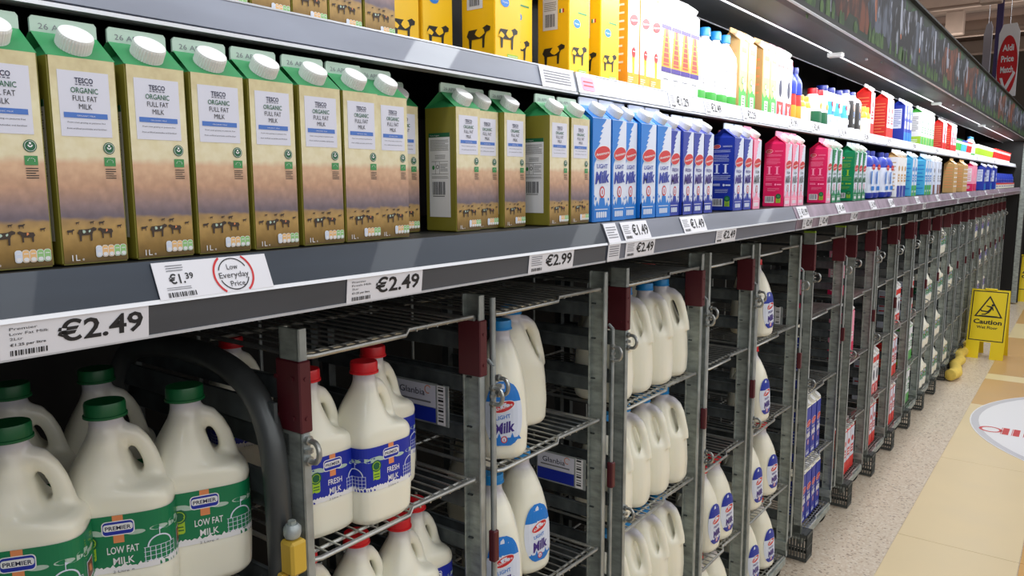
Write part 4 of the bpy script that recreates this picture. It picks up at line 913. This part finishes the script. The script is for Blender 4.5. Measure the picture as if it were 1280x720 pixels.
def make_cage(y, wd, gl, gr, label, x=-.91, ring=True, thin=False):
    r = thing('roll_cage', (x, y, 0)); tag(r, label, 'roll cage', 'galvanised milk roll cages under the shelf')
    for side, yy, sc in (('l', 0, 1), ('r', wd, -1)):
        o = link('front_rod', THIN, r, (0, yy, 0)) if (thin and side == 'l') else link('front_post', POST, r, (0, yy, 0)); o.scale = (1, sc, 1)
        o = link('back_post', BACKPOST, r, (0, yy, 0)); o.scale = (1, sc, 1)
        for z in SBARS:
            o = link('side_bar', BAR, r, (0, yy, z)); o.scale = (1, sc, 1)
    for flag, yy, sc in ((gl, 0, 1), (gr, wd, -1)):
        if flag:
            o = link('corner_guard', GUARD, r, (0, yy, 0)); o.scale = (1, sc, 1)
            q = link('rivet', RIV, o)
    if ring: link('lock_ring', RING, r, (.003, .010, 1.255)); link('lock_ring', RING, r, (.003, .010, .80))
    link('latch_rod', ROD, r, (.006, wd + .016, 0)); link('latch_sleeve', SLV, r, (.006, wd + .016, 0)); link('lock_ring', RING, r, (.006, wd + .016, 1.24))
    sm = cached(('s', round(wd, 2)), lambda: shelf_mesh(round(wd, 2)))
    for z in SHELF_Z: link('wire_shelf', sm, r, (0, 0, z))
    link('base_frame', cached(('b', round(wd, 2)), lambda: base_mesh(round(wd, 2))), r)
    link('wheel_guard', WG, r, (0, .0, 0))
    if label.startswith('roll cage with purple'):
        for yy in (0, wd - .016): MB().box(-.045, 0, yy, yy + .016, 1.44, 1.448).build('post_cap', M['lime_cap'], r)
    for yy in (.05, wd - .05): link('caster_wheel', WHEEL, r, (-.42, yy, 0))
    link('caster_wheel', WHEEL, r, (-.06, wd - .05, 0))
    for yy in (wd * .33, wd * .66): MB().rod((-.505, yy, .1), (-.505, yy, 1.4), .004, 6).build('back_rod', M['galv'], r)
    return r
CAGES = [(.688, .432, 1, 1), (1.148, .44, 0, 0), (1.677, .48, 1, 1), (2.195, .385, 0, 1), (2.625, .49, 0, 0), (3.29, .50, 1, 1), (3.99, .44, 1, 1)]
y = 4.52
while y < 11.75: CAGES.append((y, .47, 1, 1)); y += .525
desc = ['first roll cage from the left, holding blue-labelled jugs with red caps', 'roll cage holding light milk jugs, its posts without maroon guards', 'roll cage of white jugs with their handles facing the aisle', 'nearly empty roll cage right of the handle-out white jugs', 'roll cage of red-capped jugs with labels facing the aisle', 'roll cage with purple-blue cartons on its shelves', 'roll cage just right of the purple-blue cartons']
cg = []
for i, (y, wd, gl, gr) in enumerate(CAGES):
    lab = desc[i] if i < len(desc) else f'galvanised roll cage, {ORD[i]} from the left along the cabinet'
    cg.append(make_cage(y, wd, gl, gr, lab, thin=(i == 1)))
# maker's plates on the right-hand side panels of the first cages
def plate(cage, wd, x0, x1, z0, z1):
    r = MB().box(x0, x1, wd - .012, wd - .009, z0, z1).build('name_plate', M['galv'], cage, bevel=.0005)
    p = Print(); L_ = x1 - x0
    p.rect(x0 + .004, z0 + .035, x1 - .034, z1 - .004, 'lav', 0); p.rect(x0 + .004, z0 + .004, x1 - .034, z0 + .034, 'lab_blue', 1)
    p.text('Glanbia', x0 + L_ * .36, z1 - .028, L_ * .46, 'navy', 2, h=.014); p.lines(x0 + .014, x1 - .046, z0 + .040, z0 + .050, 1, 'grey_ink', 2)
    p.rect(x1 - .030, z0 + .002, x1 - .008, z1 - .002, 'white', 0)
    for k in range(12): p.rect(x1 - .027, z0 + .008 + k * .007, x1 - .013, z0 + .008 + k * .007 + (.002 if k % 3 else .0045), 'ink', 1)
    p.ring(x1 - .055, z1 - .014, .007, .0088, 'orange', 2, a0=.5, a1=5.2)
    p.build('plate_print', lambda u, v, h: (u, wd - .012 - h, v), r)
plate(cg[0], CAGES[0][1], -.240, -.085, 1.165, 1.250)
plate(cg[1], CAGES[1][1], -.200, -.050, .885, .965)
plate(cg[0], CAGES[0][1], -.240, -.085, .50, .585)
plate(cg[4], CAGES[4][1], -.20, -.06, 1.075, 1.15)
# trolley with a bent tube frame left of the first cage
tr = thing('tube_frame_trolley', (-.92, .664, 0)); tag(tr, 'trolley with a thick bent dark steel tube frame at the left edge', 'trolley', None)
path = [(-.52, 0, .12), (-.52, 0, 1.1), (-.505, 0, 1.25), (-.45, 0, 1.345), (-.36, 0, 1.375), (-.24, 0, 1.382), (-.165, 0, 1.376), (-.110, 0, 1.362), (-.068, 0, 1.337), (-.040, 0, 1.298), (-.026, 0, 1.245), (-.021, 0, 1.16), (-.020, 0, 1.0), (-.022, 0, .8), (-.022, 0, .12)]
SP = []
for i in range(len(path) - 1):
    p0, p1, p2, p3 = (Vector(path[max(0, min(len(path) - 1, i + d))]) for d in (-1, 0, 1, 2))
    for k in range(4):
        t = k / 4; SP.append(0.5 * ((2 * p1) + (p2 - p0) * t + (2 * p0 - 5 * p1 + 4 * p2 - p3) * t * t + (3 * p1 - p0 - 3 * p2 + p3) * t ** 3))
SP.append(Vector(path[-1]))
MB().tube(SP, .0195, 16).build('tube_frame', M['steeldark'], tr, smooth=True)
MB().tube([(q[0], -.62, q[2]) for q in SP], .0195, 16).build('tube_frame', M['steeldark'], tr, smooth=True)
for z in (1.31, 1.20, .98, .86, .62, .35): MB().box(-.5, -.02, .0, .006, z - .02, z + .02).build('side_bar', M['bar'], tr, bevel=.0005)
for z in (1.052, .74, .40): 
    m = MB(); m.tube([(-.015, -.62, z), (-.015, -.05, z), (-.035, -.02, z), (-.05, -.016, z)], .0075, 10); m.rod((-.49, -.6, z), (-.49, -.02, z), .006, 8)
    for k in range(24): m.rod((-.015, -.60 + k * .0245, z + .004), (-.49, -.60 + k * .0245, z + .006), .0025, 6)
    m.build('wire_shelf', M['steeldark'], tr, smooth=True)
MB().rod((.016, -.004, .12), (.016, -.004, 1.16), .006, 8).build('latch_rod', M['galvd'], tr, smooth=True)
MB().lathe([(.011, 1.135), (.013, 1.14), (.013, 1.15), (.009, 1.155)], 12, cx=.016, cy=-.004).build('latch_collar', M['galv'], tr, smooth=True)
MB().box(.002, .032, -.018, .010, 1.080, 1.132).build('yellow_tag', M['ytag'], tr, bevel=.004)
MB().box(-.006, .008, -.020, -.006, 1.05, 1.078).build('yellow_tag', M['ytag'], tr, bevel=.003)
for yy in (-.55, .0):
    for xx in (-.44, -.05): link('caster_wheel', WHEEL, tr, (xx, yy, 0.0))
MB().box(-.5, 0, -.62, .02, .095, .125).build('base_frame', M['galvd'], tr, bevel=.002)

# ------------------------------------------------------------------ jugs in the cages
S3 = 1.079; S2 = .750; S1 = .415; S0 = .105; ST = 1.062
GG = 'green-labelled jugs at the left edge'; GR = 'blue-labelled jugs in the first cage'; GL = 'light milk jugs in the cages'; GF = 'fresh milk jugs with red caps'
jug('jgreen', -1.058, .372, ST, 56, 'green-capped milk jug second from the left, its label cut by the photo bottom', GG, s=(1.08, 1.06, 1.07))
jug('jgreen', -1.060, .492, ST, 58, 'green-capped milk jug, centre of the front row, brown picture on its label', GG, s=(1.08, 1.06, 1.07))
jug('jgreen', -1.050, .603, ST, 66, 'green-capped milk jug nearest the bent dark tube', GG, s=(1.08, 1.06, 1.07))
jug('jgreen', -1.055, .255, ST, 58, 'green-capped milk jug cut off by the left edge', GG, s=(1.08, 1.06, 1.07))
jug('jgreen', -1.265, .575, ST, 64, 'shaded green-capped jug behind the centre one of the front row', GG, s=(1.08, 1.06, 1.07))
jug('jgreen', -1.270, .452, ST, 60, 'shaded green-capped jug behind the second one from the left', GG, s=(1.08, 1.06, 1.07))
jug('jred', -1.000, .780, S3, 84, 'red-capped jug behind the first maroon guard on the upper level', GR, s=(.93, .97, 1))
jug('jred', -.965, .874, S3, 86, 'red-capped jug in the middle of the first cage, blue label fully in view', GR, s=(.93, .97, 1))
jug('jred', -1.045, .968, S3, 86, 'red-capped jug set back on the right of the first cage', GR, s=(.93, .97, 1))
jug('jred', -1.33, .86, S3, 70, 'blue-labelled jug at the back of the first cage seen past the bent tube', GR, s=(.93, .97, 1))
jug('jred', -1.040, .792, S2, 82, 'lower red-capped jug, leftmost under the first wire shelf', GR, s=(.93, .97, 1))
jug('jred', -1.020, .893, S2, 84, 'lower red-capped jug, second under the first wire shelf', GR, s=(.93, .97, 1))
jug('jred', -1.005, .985, S2, 84, 'lower red-capped jug, third under the first wire shelf', GR, s=(.93, .97, 1))
jug('jred', -1.040, 1.062, S2, 80, 'lower red-capped jug at the right end under the first wire shelf', GR, s=(.93, .97, 1))
# light milk jugs
jug('glight', -.985, 1.262, S3, 134, 'light milk jug with blue cap and label in front, on the upper level', GL)
jug('glight', -1.20, 2.02, S3, 128, 'light milk jug with its label showing between the bars of the second cage', GL)
jug('glight', -1.075, 1.43, S3, 62, 'light milk jug at the back behind the label-front one', GL)
jug('glight', -1.035, 1.395, S2, 166, 'leaning light milk jug with a large label, on the middle level', GL)
jug('glight', -.990, 1.235, S2, 150, 'light milk jug half hidden by the cage post on the middle level', GL)
jug('glight', -1.26, 1.50, S2, 170, 'light milk jug at the back of the middle level', GL)
names = ['leftmost', 'second from the left', 'third from the left', 'rightmost']
for z, lv in ((S3, 'upper'), (S2, 'middle'), (S1, 'lower'), (S0, 'bottom')):
    for k in range(3 if lv == 'upper' else 4 if lv != 'upper' else 3):
        if lv != 'upper' or True:
            jug('glight', -1.005 + rj(.006), 1.745 + k * .114, z, 8 + rj(5), f'white jug with its handle facing the aisle, {names[k] if k < 3 else "rightmost"} on the {lv} level', GL)
jug('glight', -1.01, 2.088, S3, 12, 'white jug with its handle out, rightmost on the upper level', GL)
jug('gfresh', -1.25, 2.36, S3, 20, 'jug at the back of the nearly empty cage, handle to the aisle', GF)
jug('gfresh', -1.25, 2.48, S3, 10, 'second jug at the back of the nearly empty cage', GF)
jug('gfresh', -1.0, 2.37, S0 + .31, 172, 'red-capped jug left in the low part of the nearly empty cage', GF)
jug('gfresh', -1.0, 2.49, S0 + .31, 168, 'red-capped jug right in the low part of the nearly empty cage', GF)
jug('gfresh', -1.0, 2.36, S0, 172, 'red-capped jug left on the base of the nearly empty cage', GF)
jug('gfresh', -1.0, 2.48, S0, 172, 'red-capped jug right on the base of the nearly empty cage', GF)
for z, lv, n in ((S3, 'top', 1), (S2, 'second', 1), (S1, 'third', 2), (S0, 'bottom', 2)):
    for k in range(n):
        jug('gfresh', -1.0, 2.79 + k * .175 + (.04 if n == 1 else 0), z, 168 + rj(3), f'red-capped fresh milk jug with label out, {("left", "right")[k] if n > 1 else "alone"} on the {lv} level of its cage', GF)
# cartons in later cages
def cgroup(key, y0, n, z, x, where, dy=.078, rz=.0, s=(1, 1, 1.1)):
    for k in range(n): put(key, y0 + k * dy, x, z + .002, rz=rz + rj(.03), s=s, where=where)
cgroup('bluewhite', 3.40, 1, S2, -.96, 'middle level of the carton cage')
cgroup('bluewhite', 3.40, 4, S1, -.95, 'low level of the carton cage')
cgroup('bluewhite', 3.38, 5, S0, -.95, 'base level of the carton cage', dy=.075)
cgroup('magenta', 3.58, 2, S3, -1.02, 'right end of the carton cage')
cgroup('magenta', 4.08, 3, S2, -.96, 'middle level of the seventh cage'); cgroup('magenta', 4.10, 3, S3, -.98, 'high level of the seventh cage')
cgroup('redside', 4.10, 4, S0, -.95, 'base of the seventh cage')
cgroup('redw', 4.62, 4, S1, -.95, 'low level of the eighth cage'); cgroup('redside', 4.62, 4, S0, -.95, 'base of the eighth cage')
cgroup('redside', 5.15, 4, S1, -.95, 'low level of the ninth cage'); cgroup('redw', 5.15, 4, S2, -.95, 'middle level of the ninth cage'); cgroup('redside', 5.13, 4, S0, -.94, 'base of the ninth cage'); 
cgroup('whitegreen', 5.68, 4, S1, -.95, 'low level of the tenth cage'); cgroup('redw', 5.68, 3, S2, -.95, 'middle level of the tenth cage'); cgroup('whitegreen', 5.68, 4, S0, -.95, 'base of the tenth cage')
nm = {S3: 'high', S2: 'middle', S1: 'low', S0: 'base'}
for ci, lv in ((10, (S2, S1, S0)), (11, (S3, S2, S1, S0)), (12, (S2, S0))):
    y0 = CAGES[ci][0] + .12
    for z in lv:
        for k in range(3): jug('jgreen', -.985, y0 + k * .125, z, 80, f'green-labelled jug in the {ORD[ci]} cage, {nm[z]} level, {("left", "middle", "right")[k]}', 'green-labelled jugs in the far cages')
for ci, lv in ((15, (S3,)), (16, (S3, S2, S1)), (17, (S3, S2, S1)), (19, (S2,))):
    y0 = CAGES[ci][0] + .12
    for z in lv:
        for k in range(3): jug('jred', -.985, y0 + k * .125, z, 80, f'blue-labelled jug in the {ORD[ci]} cage, {nm[z]} level, {("left", "middle", "right")[k]}', 'blue-labelled jugs in the far cages')

# ------------------------------------------------------------------ price tickets
def ticket(y0, y1, row, art, label, up=False):
    """slotted into the rails: row 0 = lower rail, 1 = upper sloping rail, 2 = rail of the upper shelf"""
    if row == 0: a, b = (-.7925, 1.4895), (-.7885, 1.5265)
    elif row == 1: a, b = (-.7870, 1.5265), (-.8035, 1.5655)
    else: a, b = (-.8605, 1.8335), (-.8705, 1.8735)
    dx, dz = b[0] - a[0], b[1] - a[1]; H_ = math.hypot(dx, dz); nx, nz = dz / H_, -dx / H_
    if nx < 0: nx, nz = -nx, -nz
    ym = (y0 + y1) / 2; W_ = y1 - y0; o = thing('price_ticket', (a[0], ym, a[1])); tag(o, label, 'price ticket', 'price tickets in the shelf rails')
    def fn(u, v, h): return (dx * v / H_ + nx * (h + .0012), u, dz * v / H_ + nz * (h + .0012))
    card = MB(); vs = [fn(sx * W_ / 2, v, hh) for hh in (-.0008, .0) for v in (0, H_) for sx in (-1, 1)]
    card.add(vs, [(0, 2, 3, 1), (4, 5, 7, 6), (0, 1, 5, 4), (2, 6, 7, 3), (0, 4, 6, 2), (1, 3, 7, 5)]); card.build('card', M['ticket'], o)
    p = Print(); art(p, W_, H_); p.build('print', fn, o, step=.0002, base=.0003); return o
def art_price(pr, lines=None, big=True):
    def f(p, W_, H_):
        x = -W_ / 2
        p.text(pr, x + W_ * .655, H_ * .26, W_ * .60, 'ink', 1, h=H_ * .56, bold=.022)
        if lines:
            for i, t in enumerate(lines[:3]): p.text(t, x + W_ * .06, H_ * (.74 - i * .13), W_ * (.17 if i == 0 else .24 if i == 1 else .08), 'ink', 1, h=H_ * .075, left=True)
            p.text(lines[3], x + W_ * .06, H_ * .33, W_ * .22, 'ink', 1, h=H_ * .07, bold=.02, left=True)
            p.barcode(x + W_ * .06, H_ * .08, x + W_ * .30, H_ * .22, lay=1, n=16)
        else:
            p.lines(x + W_ * .05, x + W_ * .28, H_ * .35, H_ * .85, 5, 'grey_ink', 1); p.barcode(x + W_ * .06, H_ * .10, x + W_ * .28, H_ * .25, lay=1, n=12)
    return f
def art_edp(p, W_, H_):
    x = -W_ / 2; p.lines(x + W_ * .10, x + W_ * .24, H_ * .72, H_ * .92, 3, 'grey_ink', 1)
    p.text('€1.', x + W_ * .17, H_ * .40, W_ * .13, 'ink', 1, h=H_ * .26, bold=.02); p.text('39', x + W_ * .275, H_ * .50, W_ * .065, 'ink', 1, h=H_ * .17, bold=.02)
    p.lines(x + W_ * .07, x + W_ * .27, H_ * .22, H_ * .32, 2, 'grey_ink', 1); p.barcode(x + W_ * .07, H_ * .04, x + W_ * .31, H_ * .17, lay=1, n=16)
    cx, cy = x + W_ * .66, H_ * .5
    for a0, a1 in ((-.95, .95), (PI - .95, PI + .95)): p.ring(cx, cy, H_ * .56, H_ * .62, 'red', 1, a0=a0, a1=a1)
    for a0, a1 in ((.45, PI - .3), (PI + .35, 2 * PI - .3)): p.ring(cx, cy, H_ * .43, H_ * .46, 'ink', 1, a0=a0, a1=a1)
    p.text('Low', cx, H_ * .63, W_ * .10, 'ink', 2, h=H_ * .16); p.text('Everyday', cx, H_ * .40, W_ * .27, 'ink', 2, h=H_ * .17); p.text('Price', cx + .002, H_ * .15, W_ * .13, 'ink', 2, h=H_ * .16)
def art_small(p, W_, H_):
    p.lines(-W_ * .4, W_ * .4, H_ * .2, H_ * .85, 5, 'grey_ink', 1)
ticket(.268, .408, 0, art_price('€2.49', ('Premier', 'Low Fat Milk', '2Ltr', '€1.25 per litre')), 'large white price ticket reading €2.49 at the left edge')
ticket(.421, .563, 1, art_edp, 'white ticket with a red circle reading Low Everyday Price')
ticket(.680, .825, 0, art_price('€2.49', ('Premier', 'Fresh Milk', '2Ltr', '€1.25 per litre')), 'slanted white price ticket above the red-capped jugs')
ticket(1.097, 1.243, 0, art_price('€2.99'), 'white price ticket reading €2.99')
ticket(1.375, 1.425, 1, art_small, 'narrow code ticket in the upper rail beside the bay joint')
ticket(1.375, 1.425, 0, art_small, 'narrow code ticket in the lower rail beside the bay joint')
ticket(1.445, 1.565, 1, art_price('€1.49'), 'price ticket reading €1.49 under the light milk cartons')
ticket(1.450, 1.585, 0, art_price('€2.49'), 'price ticket reading €2.49 below the light milk cartons')
ticket(1.742, 1.878, 1, art_price('€1.49'), 'price ticket reading €1.49 under the fresh milk cartons')
ticket(1.943, 2.083, 0, art_price('€2.49'), 'price ticket reading €2.49 right of the maroon guards')
n0 = 0
for i, y in enumerate((2.66, 3.15, 3.70, 4.1, 4.8, 5.5, 6.1, 7.0, 8.2, 9.4)):
    ticket(y, y + .11, 1, art_price('€1.49' if i % 2 else '€1.99'), f'small price ticket, {ORD[i]} of the far ones in the upper rail')
for i, y in enumerate((2.70, 2.90, 3.35, 4.4, 5.0, 6.4, 7.4, 8.8, 10.0)):
    ticket(y, y + .11, 0, art_price('€2.49'), f'small price ticket, {ORD[i]} of the far ones in the lower rail')
def art_red(p, W_, H_): p.rrect(-W_ * .3, H_ * .15, W_ * .35, H_ * .85, .006, 'pinkd', 1); p.lines(-W_ * .22, W_ * .28, H_ * .3, H_ * .7, 2, 'red', 2)
ticket(1.24, 1.36, 2, art_small, 'white ticket left of the red one on the upper rail'); ticket(1.372, 1.45, 2, art_red, 'red and white offer ticket on the upper rail')
for i, (y, t) in enumerate(((1.80, '€1.29'), (2.02, '€2.49'), (2.30, '€2.29'), (2.72, '€1.99'), (3.0, '€2.49'), (3.4, '€1.49'), (3.8, '€2.99'), (4.3, '€1.79'), (5.0, '€2.19'), (5.8, '€1.89'), (6.8, '€2.49'), (8.0, '€1.99'), (9.5, '€0.99'))):
    ticket(y, y + .12, 2, art_price(t), f'overlit price ticket, {ORD[i]} after the red one on the upper rail')

# ------------------------------------------------------------------ floor things, signs
stk = thing('floor_sticker', (.622, 6.19, 0)); tag(stk, 'round white floor sticker with red lettering', 'floor sticker')
MB().lathe([(1.203, .0032), (1.203, .0046), (.001, .0046)], 72).build('disc', M['white'], stk)
p = Print(); p.ring(0, 0, 1.15, 1.195, mat('pale_grey_print', (196, 196, 204), .4), 0, n=64)
p.ring(-1.055, -.30, .050, .068, 'red', 1, sy=1.0)
for x in (-.975, -.915, -.850): p.rect(x - .012, -.375, x + .024, -.215, 'red', 1); p.rect(x - .020, -.375, x - .016, -.215, 'red', 1)
p.rect(-.8, -.26, .6, -.25, 'lgreen', 1)
p.build('print', lambda u, v, h: (u, v, .0047 + h), stk)

def wet_sign(x, y, rz, label):
    r = thing('caution_sign', (x, y, 0), rz); tag(r, label, 'caution sign', 'yellow wet floor signs')
    # two leaves of an A-frame leaning on each other; the board faces -Y
    for s in (1, -1):
        me = MB()
        for (x0, x1, z0, z1) in ((-.155, .155, .155, .64), (-.155, -.045, .0, .155), (.045, .155, .0, .155)):
            vs = []
            for z in (z0, z1):
                yy = -s * (.14 * (1 - z / .64) + .004)
                for (dx, dy) in ((x0, yy), (x1, yy), (x1, yy + s * .006), (x0, yy + s * .006)): vs.append((dx, dy, z))
            me.add(vs, [(0, 1, 5, 4), (1, 2, 6, 5), (2, 3, 7, 6), (3, 0, 4, 7), (0, 3, 2, 1), (4, 5, 6, 7)])
        me.build('board', M['ysign'], r)
    MB().box(-.05, .05, -.012, .012, .632, .65).build('hinge', M['ysign'], r, bevel=.003)
    p = Print(); t = .012
    for (a, b, c, d) in ((-.142, .165, .142, .165 + .008), (-.142, .617, .142, .625), (-.142, .165, -.134, .625), (.134, .165, .142, .625)): p.rect(a, b, c, d, 'ink', 1)
    A, B, C_ = (0, .585), (-.115, .385), (.115, .385); cxy = (0, .45)
    for (q, r_) in ((A, B), (B, C_), (C_, A)):
        f = .83; qi = (cxy[0] + (q[0] - cxy[0]) * f, cxy[1] + (q[1] - cxy[1]) * f); ri = (cxy[0] + (r_[0] - cxy[0]) * f, cxy[1] + (r_[1] - cxy[1]) * f); p.poly([q, r_, ri, qi], 'ink', 1)
    # slipping figure
    p.ell(.028, .497, .011, .011, 'ink', 2, 14); p.poly([(.018, .487), (.034, .478), (.012, .437), (-.008, .430), (-.012, .440), (.004, .458)], 'ink', 2)
    p.poly([(.018, .487), (-.022, .492), (-.024, .484), (.012, .474)], 'ink', 2); p.poly([(.030, .480), (.040, .452), (.034, .448), (.022, .470)], 'ink', 2)
    p.poly([(-.004, .442), (-.055, .444), (-.066, .456), (-.072, .450), (-.060, .434), (-.004, .430)], 'ink', 2); p.poly([(-.002, .436), (-.030, .416), (-.056, .412), (-.056, .404), (-.026, .406), (.010, .430)], 'ink', 2)
    p.rect(-.075, .396, .075, .400, 'ink', 2)
    p.text('Caution', 0, .322, .230, 'ink', 1, h=.042, bold=.03); p.text('Wet Floor', 0, .278, .170, 'ink', 1, h=.027, bold=.02)
    p.build('print', lambda u, v, h: (u, -(.14 * (1 - v / .64) + .004) - h - .0005, v), r)
    return r
wet_sign(-.705, 8.42, -.06, 'yellow caution wet floor sign standing by the roll cages'); wet_sign(-.60, 12.75, -.06, 'second yellow caution sign cut by the right edge')
# absorbent sock
sk = thing('absorbent_sock', (-.9, 7.6, 0)); tag(sk, 'yellow absorbent sock lying crumpled along the cage feet', 'absorbent sock')
pts = [(.055, -.46, .055), (.085, -.30, .055), (.060, -.12, .046), (.030, .06, .045), (.045, .25, .052), (.0, .45, .050), (.02, .70, .046), (-.01, .95, .048), (.03, 1.2, .045)]
fine = []
for i in range(len(pts) - 1):
    for k in range(5):
        f = k / 5; a, b = Vector(pts[i]), Vector(pts[i + 1]); fine.append(a.lerp(b, f * f * (3 - 2 * f)))
fine.append(Vector(pts[-1])); R = random.Random(5)
MB().tube(fine, [.012 if i in (0, len(fine) - 1) else .045 + R.uniform(-.002, .003) for i in range(len(fine))], 14).build('sock', M['ysock'], sk, smooth=True)

# hanging sign and post beyond the fascia
ps = MB().box(-1.33, -1.25, 13.4, 13.48, 0, 4.7).build('aisle_post', M['post'], None); tag(ps, 'dark purple post rising behind the fascia to the ceiling', 'post')
hs = thing('hanging_sign', (-1.12, 13.0, 3.40), -.30); hs.scale = (.60, 1, .87); tag(hs, 'round red hanging sign reading Aldi Price Match', 'hanging sign')
MB().prism([(-.22, -.66), (.22, -.66), (.22, .34), (.14, .48), (-.14, .48), (-.22, .34)], 'y', 0, .006).build('card', M['white'], hs)
p = Print(); out = [(.215 * math.cos(a), -.17 + .47 * math.sin(a)) for a in [2 * PI * k / 32 for k in range(32)]]; p.poly(out, 'red', 1)
for i, t in enumerate(('Aldi', 'Price', 'Match')): p.text(t, 0, .06 - i * .17, .24 + .03 * (i > 0), 'white', 2, h=.10, bold=.03)
p.poly([(-.14, -.36), (-.08, -.36), (-.02, -.50), (.15, -.26), (.19, -.30), (-.02, -.62)], 'white', 2)
p.build('print', lambda u, v, h: (u, -h - .0005, v), hs, step=.002)
MB().rod((.0, 0, .48), (0, 0, 1.16), .004, 6).build('wire', M['edge'], hs)
h2 = thing('hanging_card', (-1.40, 13.2, 3.35), -.9); h2.scale = (.6, 1, .9); tag(h2, 'pale grey hanging card left of the purple post', 'hanging sign')
MB().prism([(-.14, -.6), (.14, -.6), (.16, .52), (.08, .62), (-.08, .58), (-.16, .44)], 'y', 0, .006).build('card', M['lav'], h2)
MB().rod((0, 0, .58), (0, 0, 1.15), .004, 6).build('wire', M['edge'], h2)

# wooden produce rack at the far end
rk = thing('produce_rack', (-.9, 14.2, 0)); tag(rk, 'wooden produce rack beyond the end of the cabinet', 'rack')
for yy in (0, .55):
    for xx in (-1.4, 0, 1.4): MB().box(xx, xx + .08, yy, yy + .08, 0, 2.0).build('upright', M['wood'], rk, bevel=.004)
for z in (.35, .85, 1.3, 1.7): MB().box(-1.4, 1.48, -.05, .7, z, z + .04).build('shelf', M['wood'], rk, bevel=.004)
MB().box(-1.4, 1.48, .7, .74, 0, 2.0).build('back_board', M['wood'], rk)
MB().box(-1.4, 1.48, -.1, -.06, 0, 1.1).build('front_board', M['black'], rk)
cols = [M['yellow'], M['redc'], M['greenc'], M['orangec'], M['lime']]
k = 0
for z in (.89, 1.34, 1.74):
    for xx in (-1.15, -.72, -.29, .14, .57, 1.0):
        t = thing('produce_crate', (-.9 + xx, 14.45, z + .001)); tag(t, f'{["low", "middle", "top"][(k // 6)]} produce crate, {ORD[k % 6]} from the left in the wooden rack', 'crate', 'produce crates in the rack')
        m = MB(); m.box(-.2, .2, -.2, .2, 0, .012); m.box(-.2, .2, -.2, -.188, 0, .12); m.box(-.2, .2, .188, .2, 0, .12); m.box(-.2, -.188, -.2, .2, 0, .12); m.box(.188, .2, -.2, .2, 0, .12); m.build('box', M['wood'], t)
        m = MB(); R = random.Random(k)
        for q in range(22):
            cx, cy = R.uniform(-.15, .15), R.uniform(-.15, .15); rr = .035; zz = .10 + R.uniform(0, .05)
            m.lathe([(.004, zz - rr), (rr * .8, zz - rr * .6), (rr, zz), (rr * .8, zz + rr * .6), (.004, zz + rr)], 8, cx=cx, cy=cy)
        o = m.build('produce', cols[k % 5], t, smooth=True); o['kind'] = 'stuff'; k += 1
# remove prototypes that found no place
for key, (root, _, _) in P.items():
    if key not in used:
        for ch in list(root.children): bpy.data.objects.remove(ch)
        bpy.data.objects.remove(root)
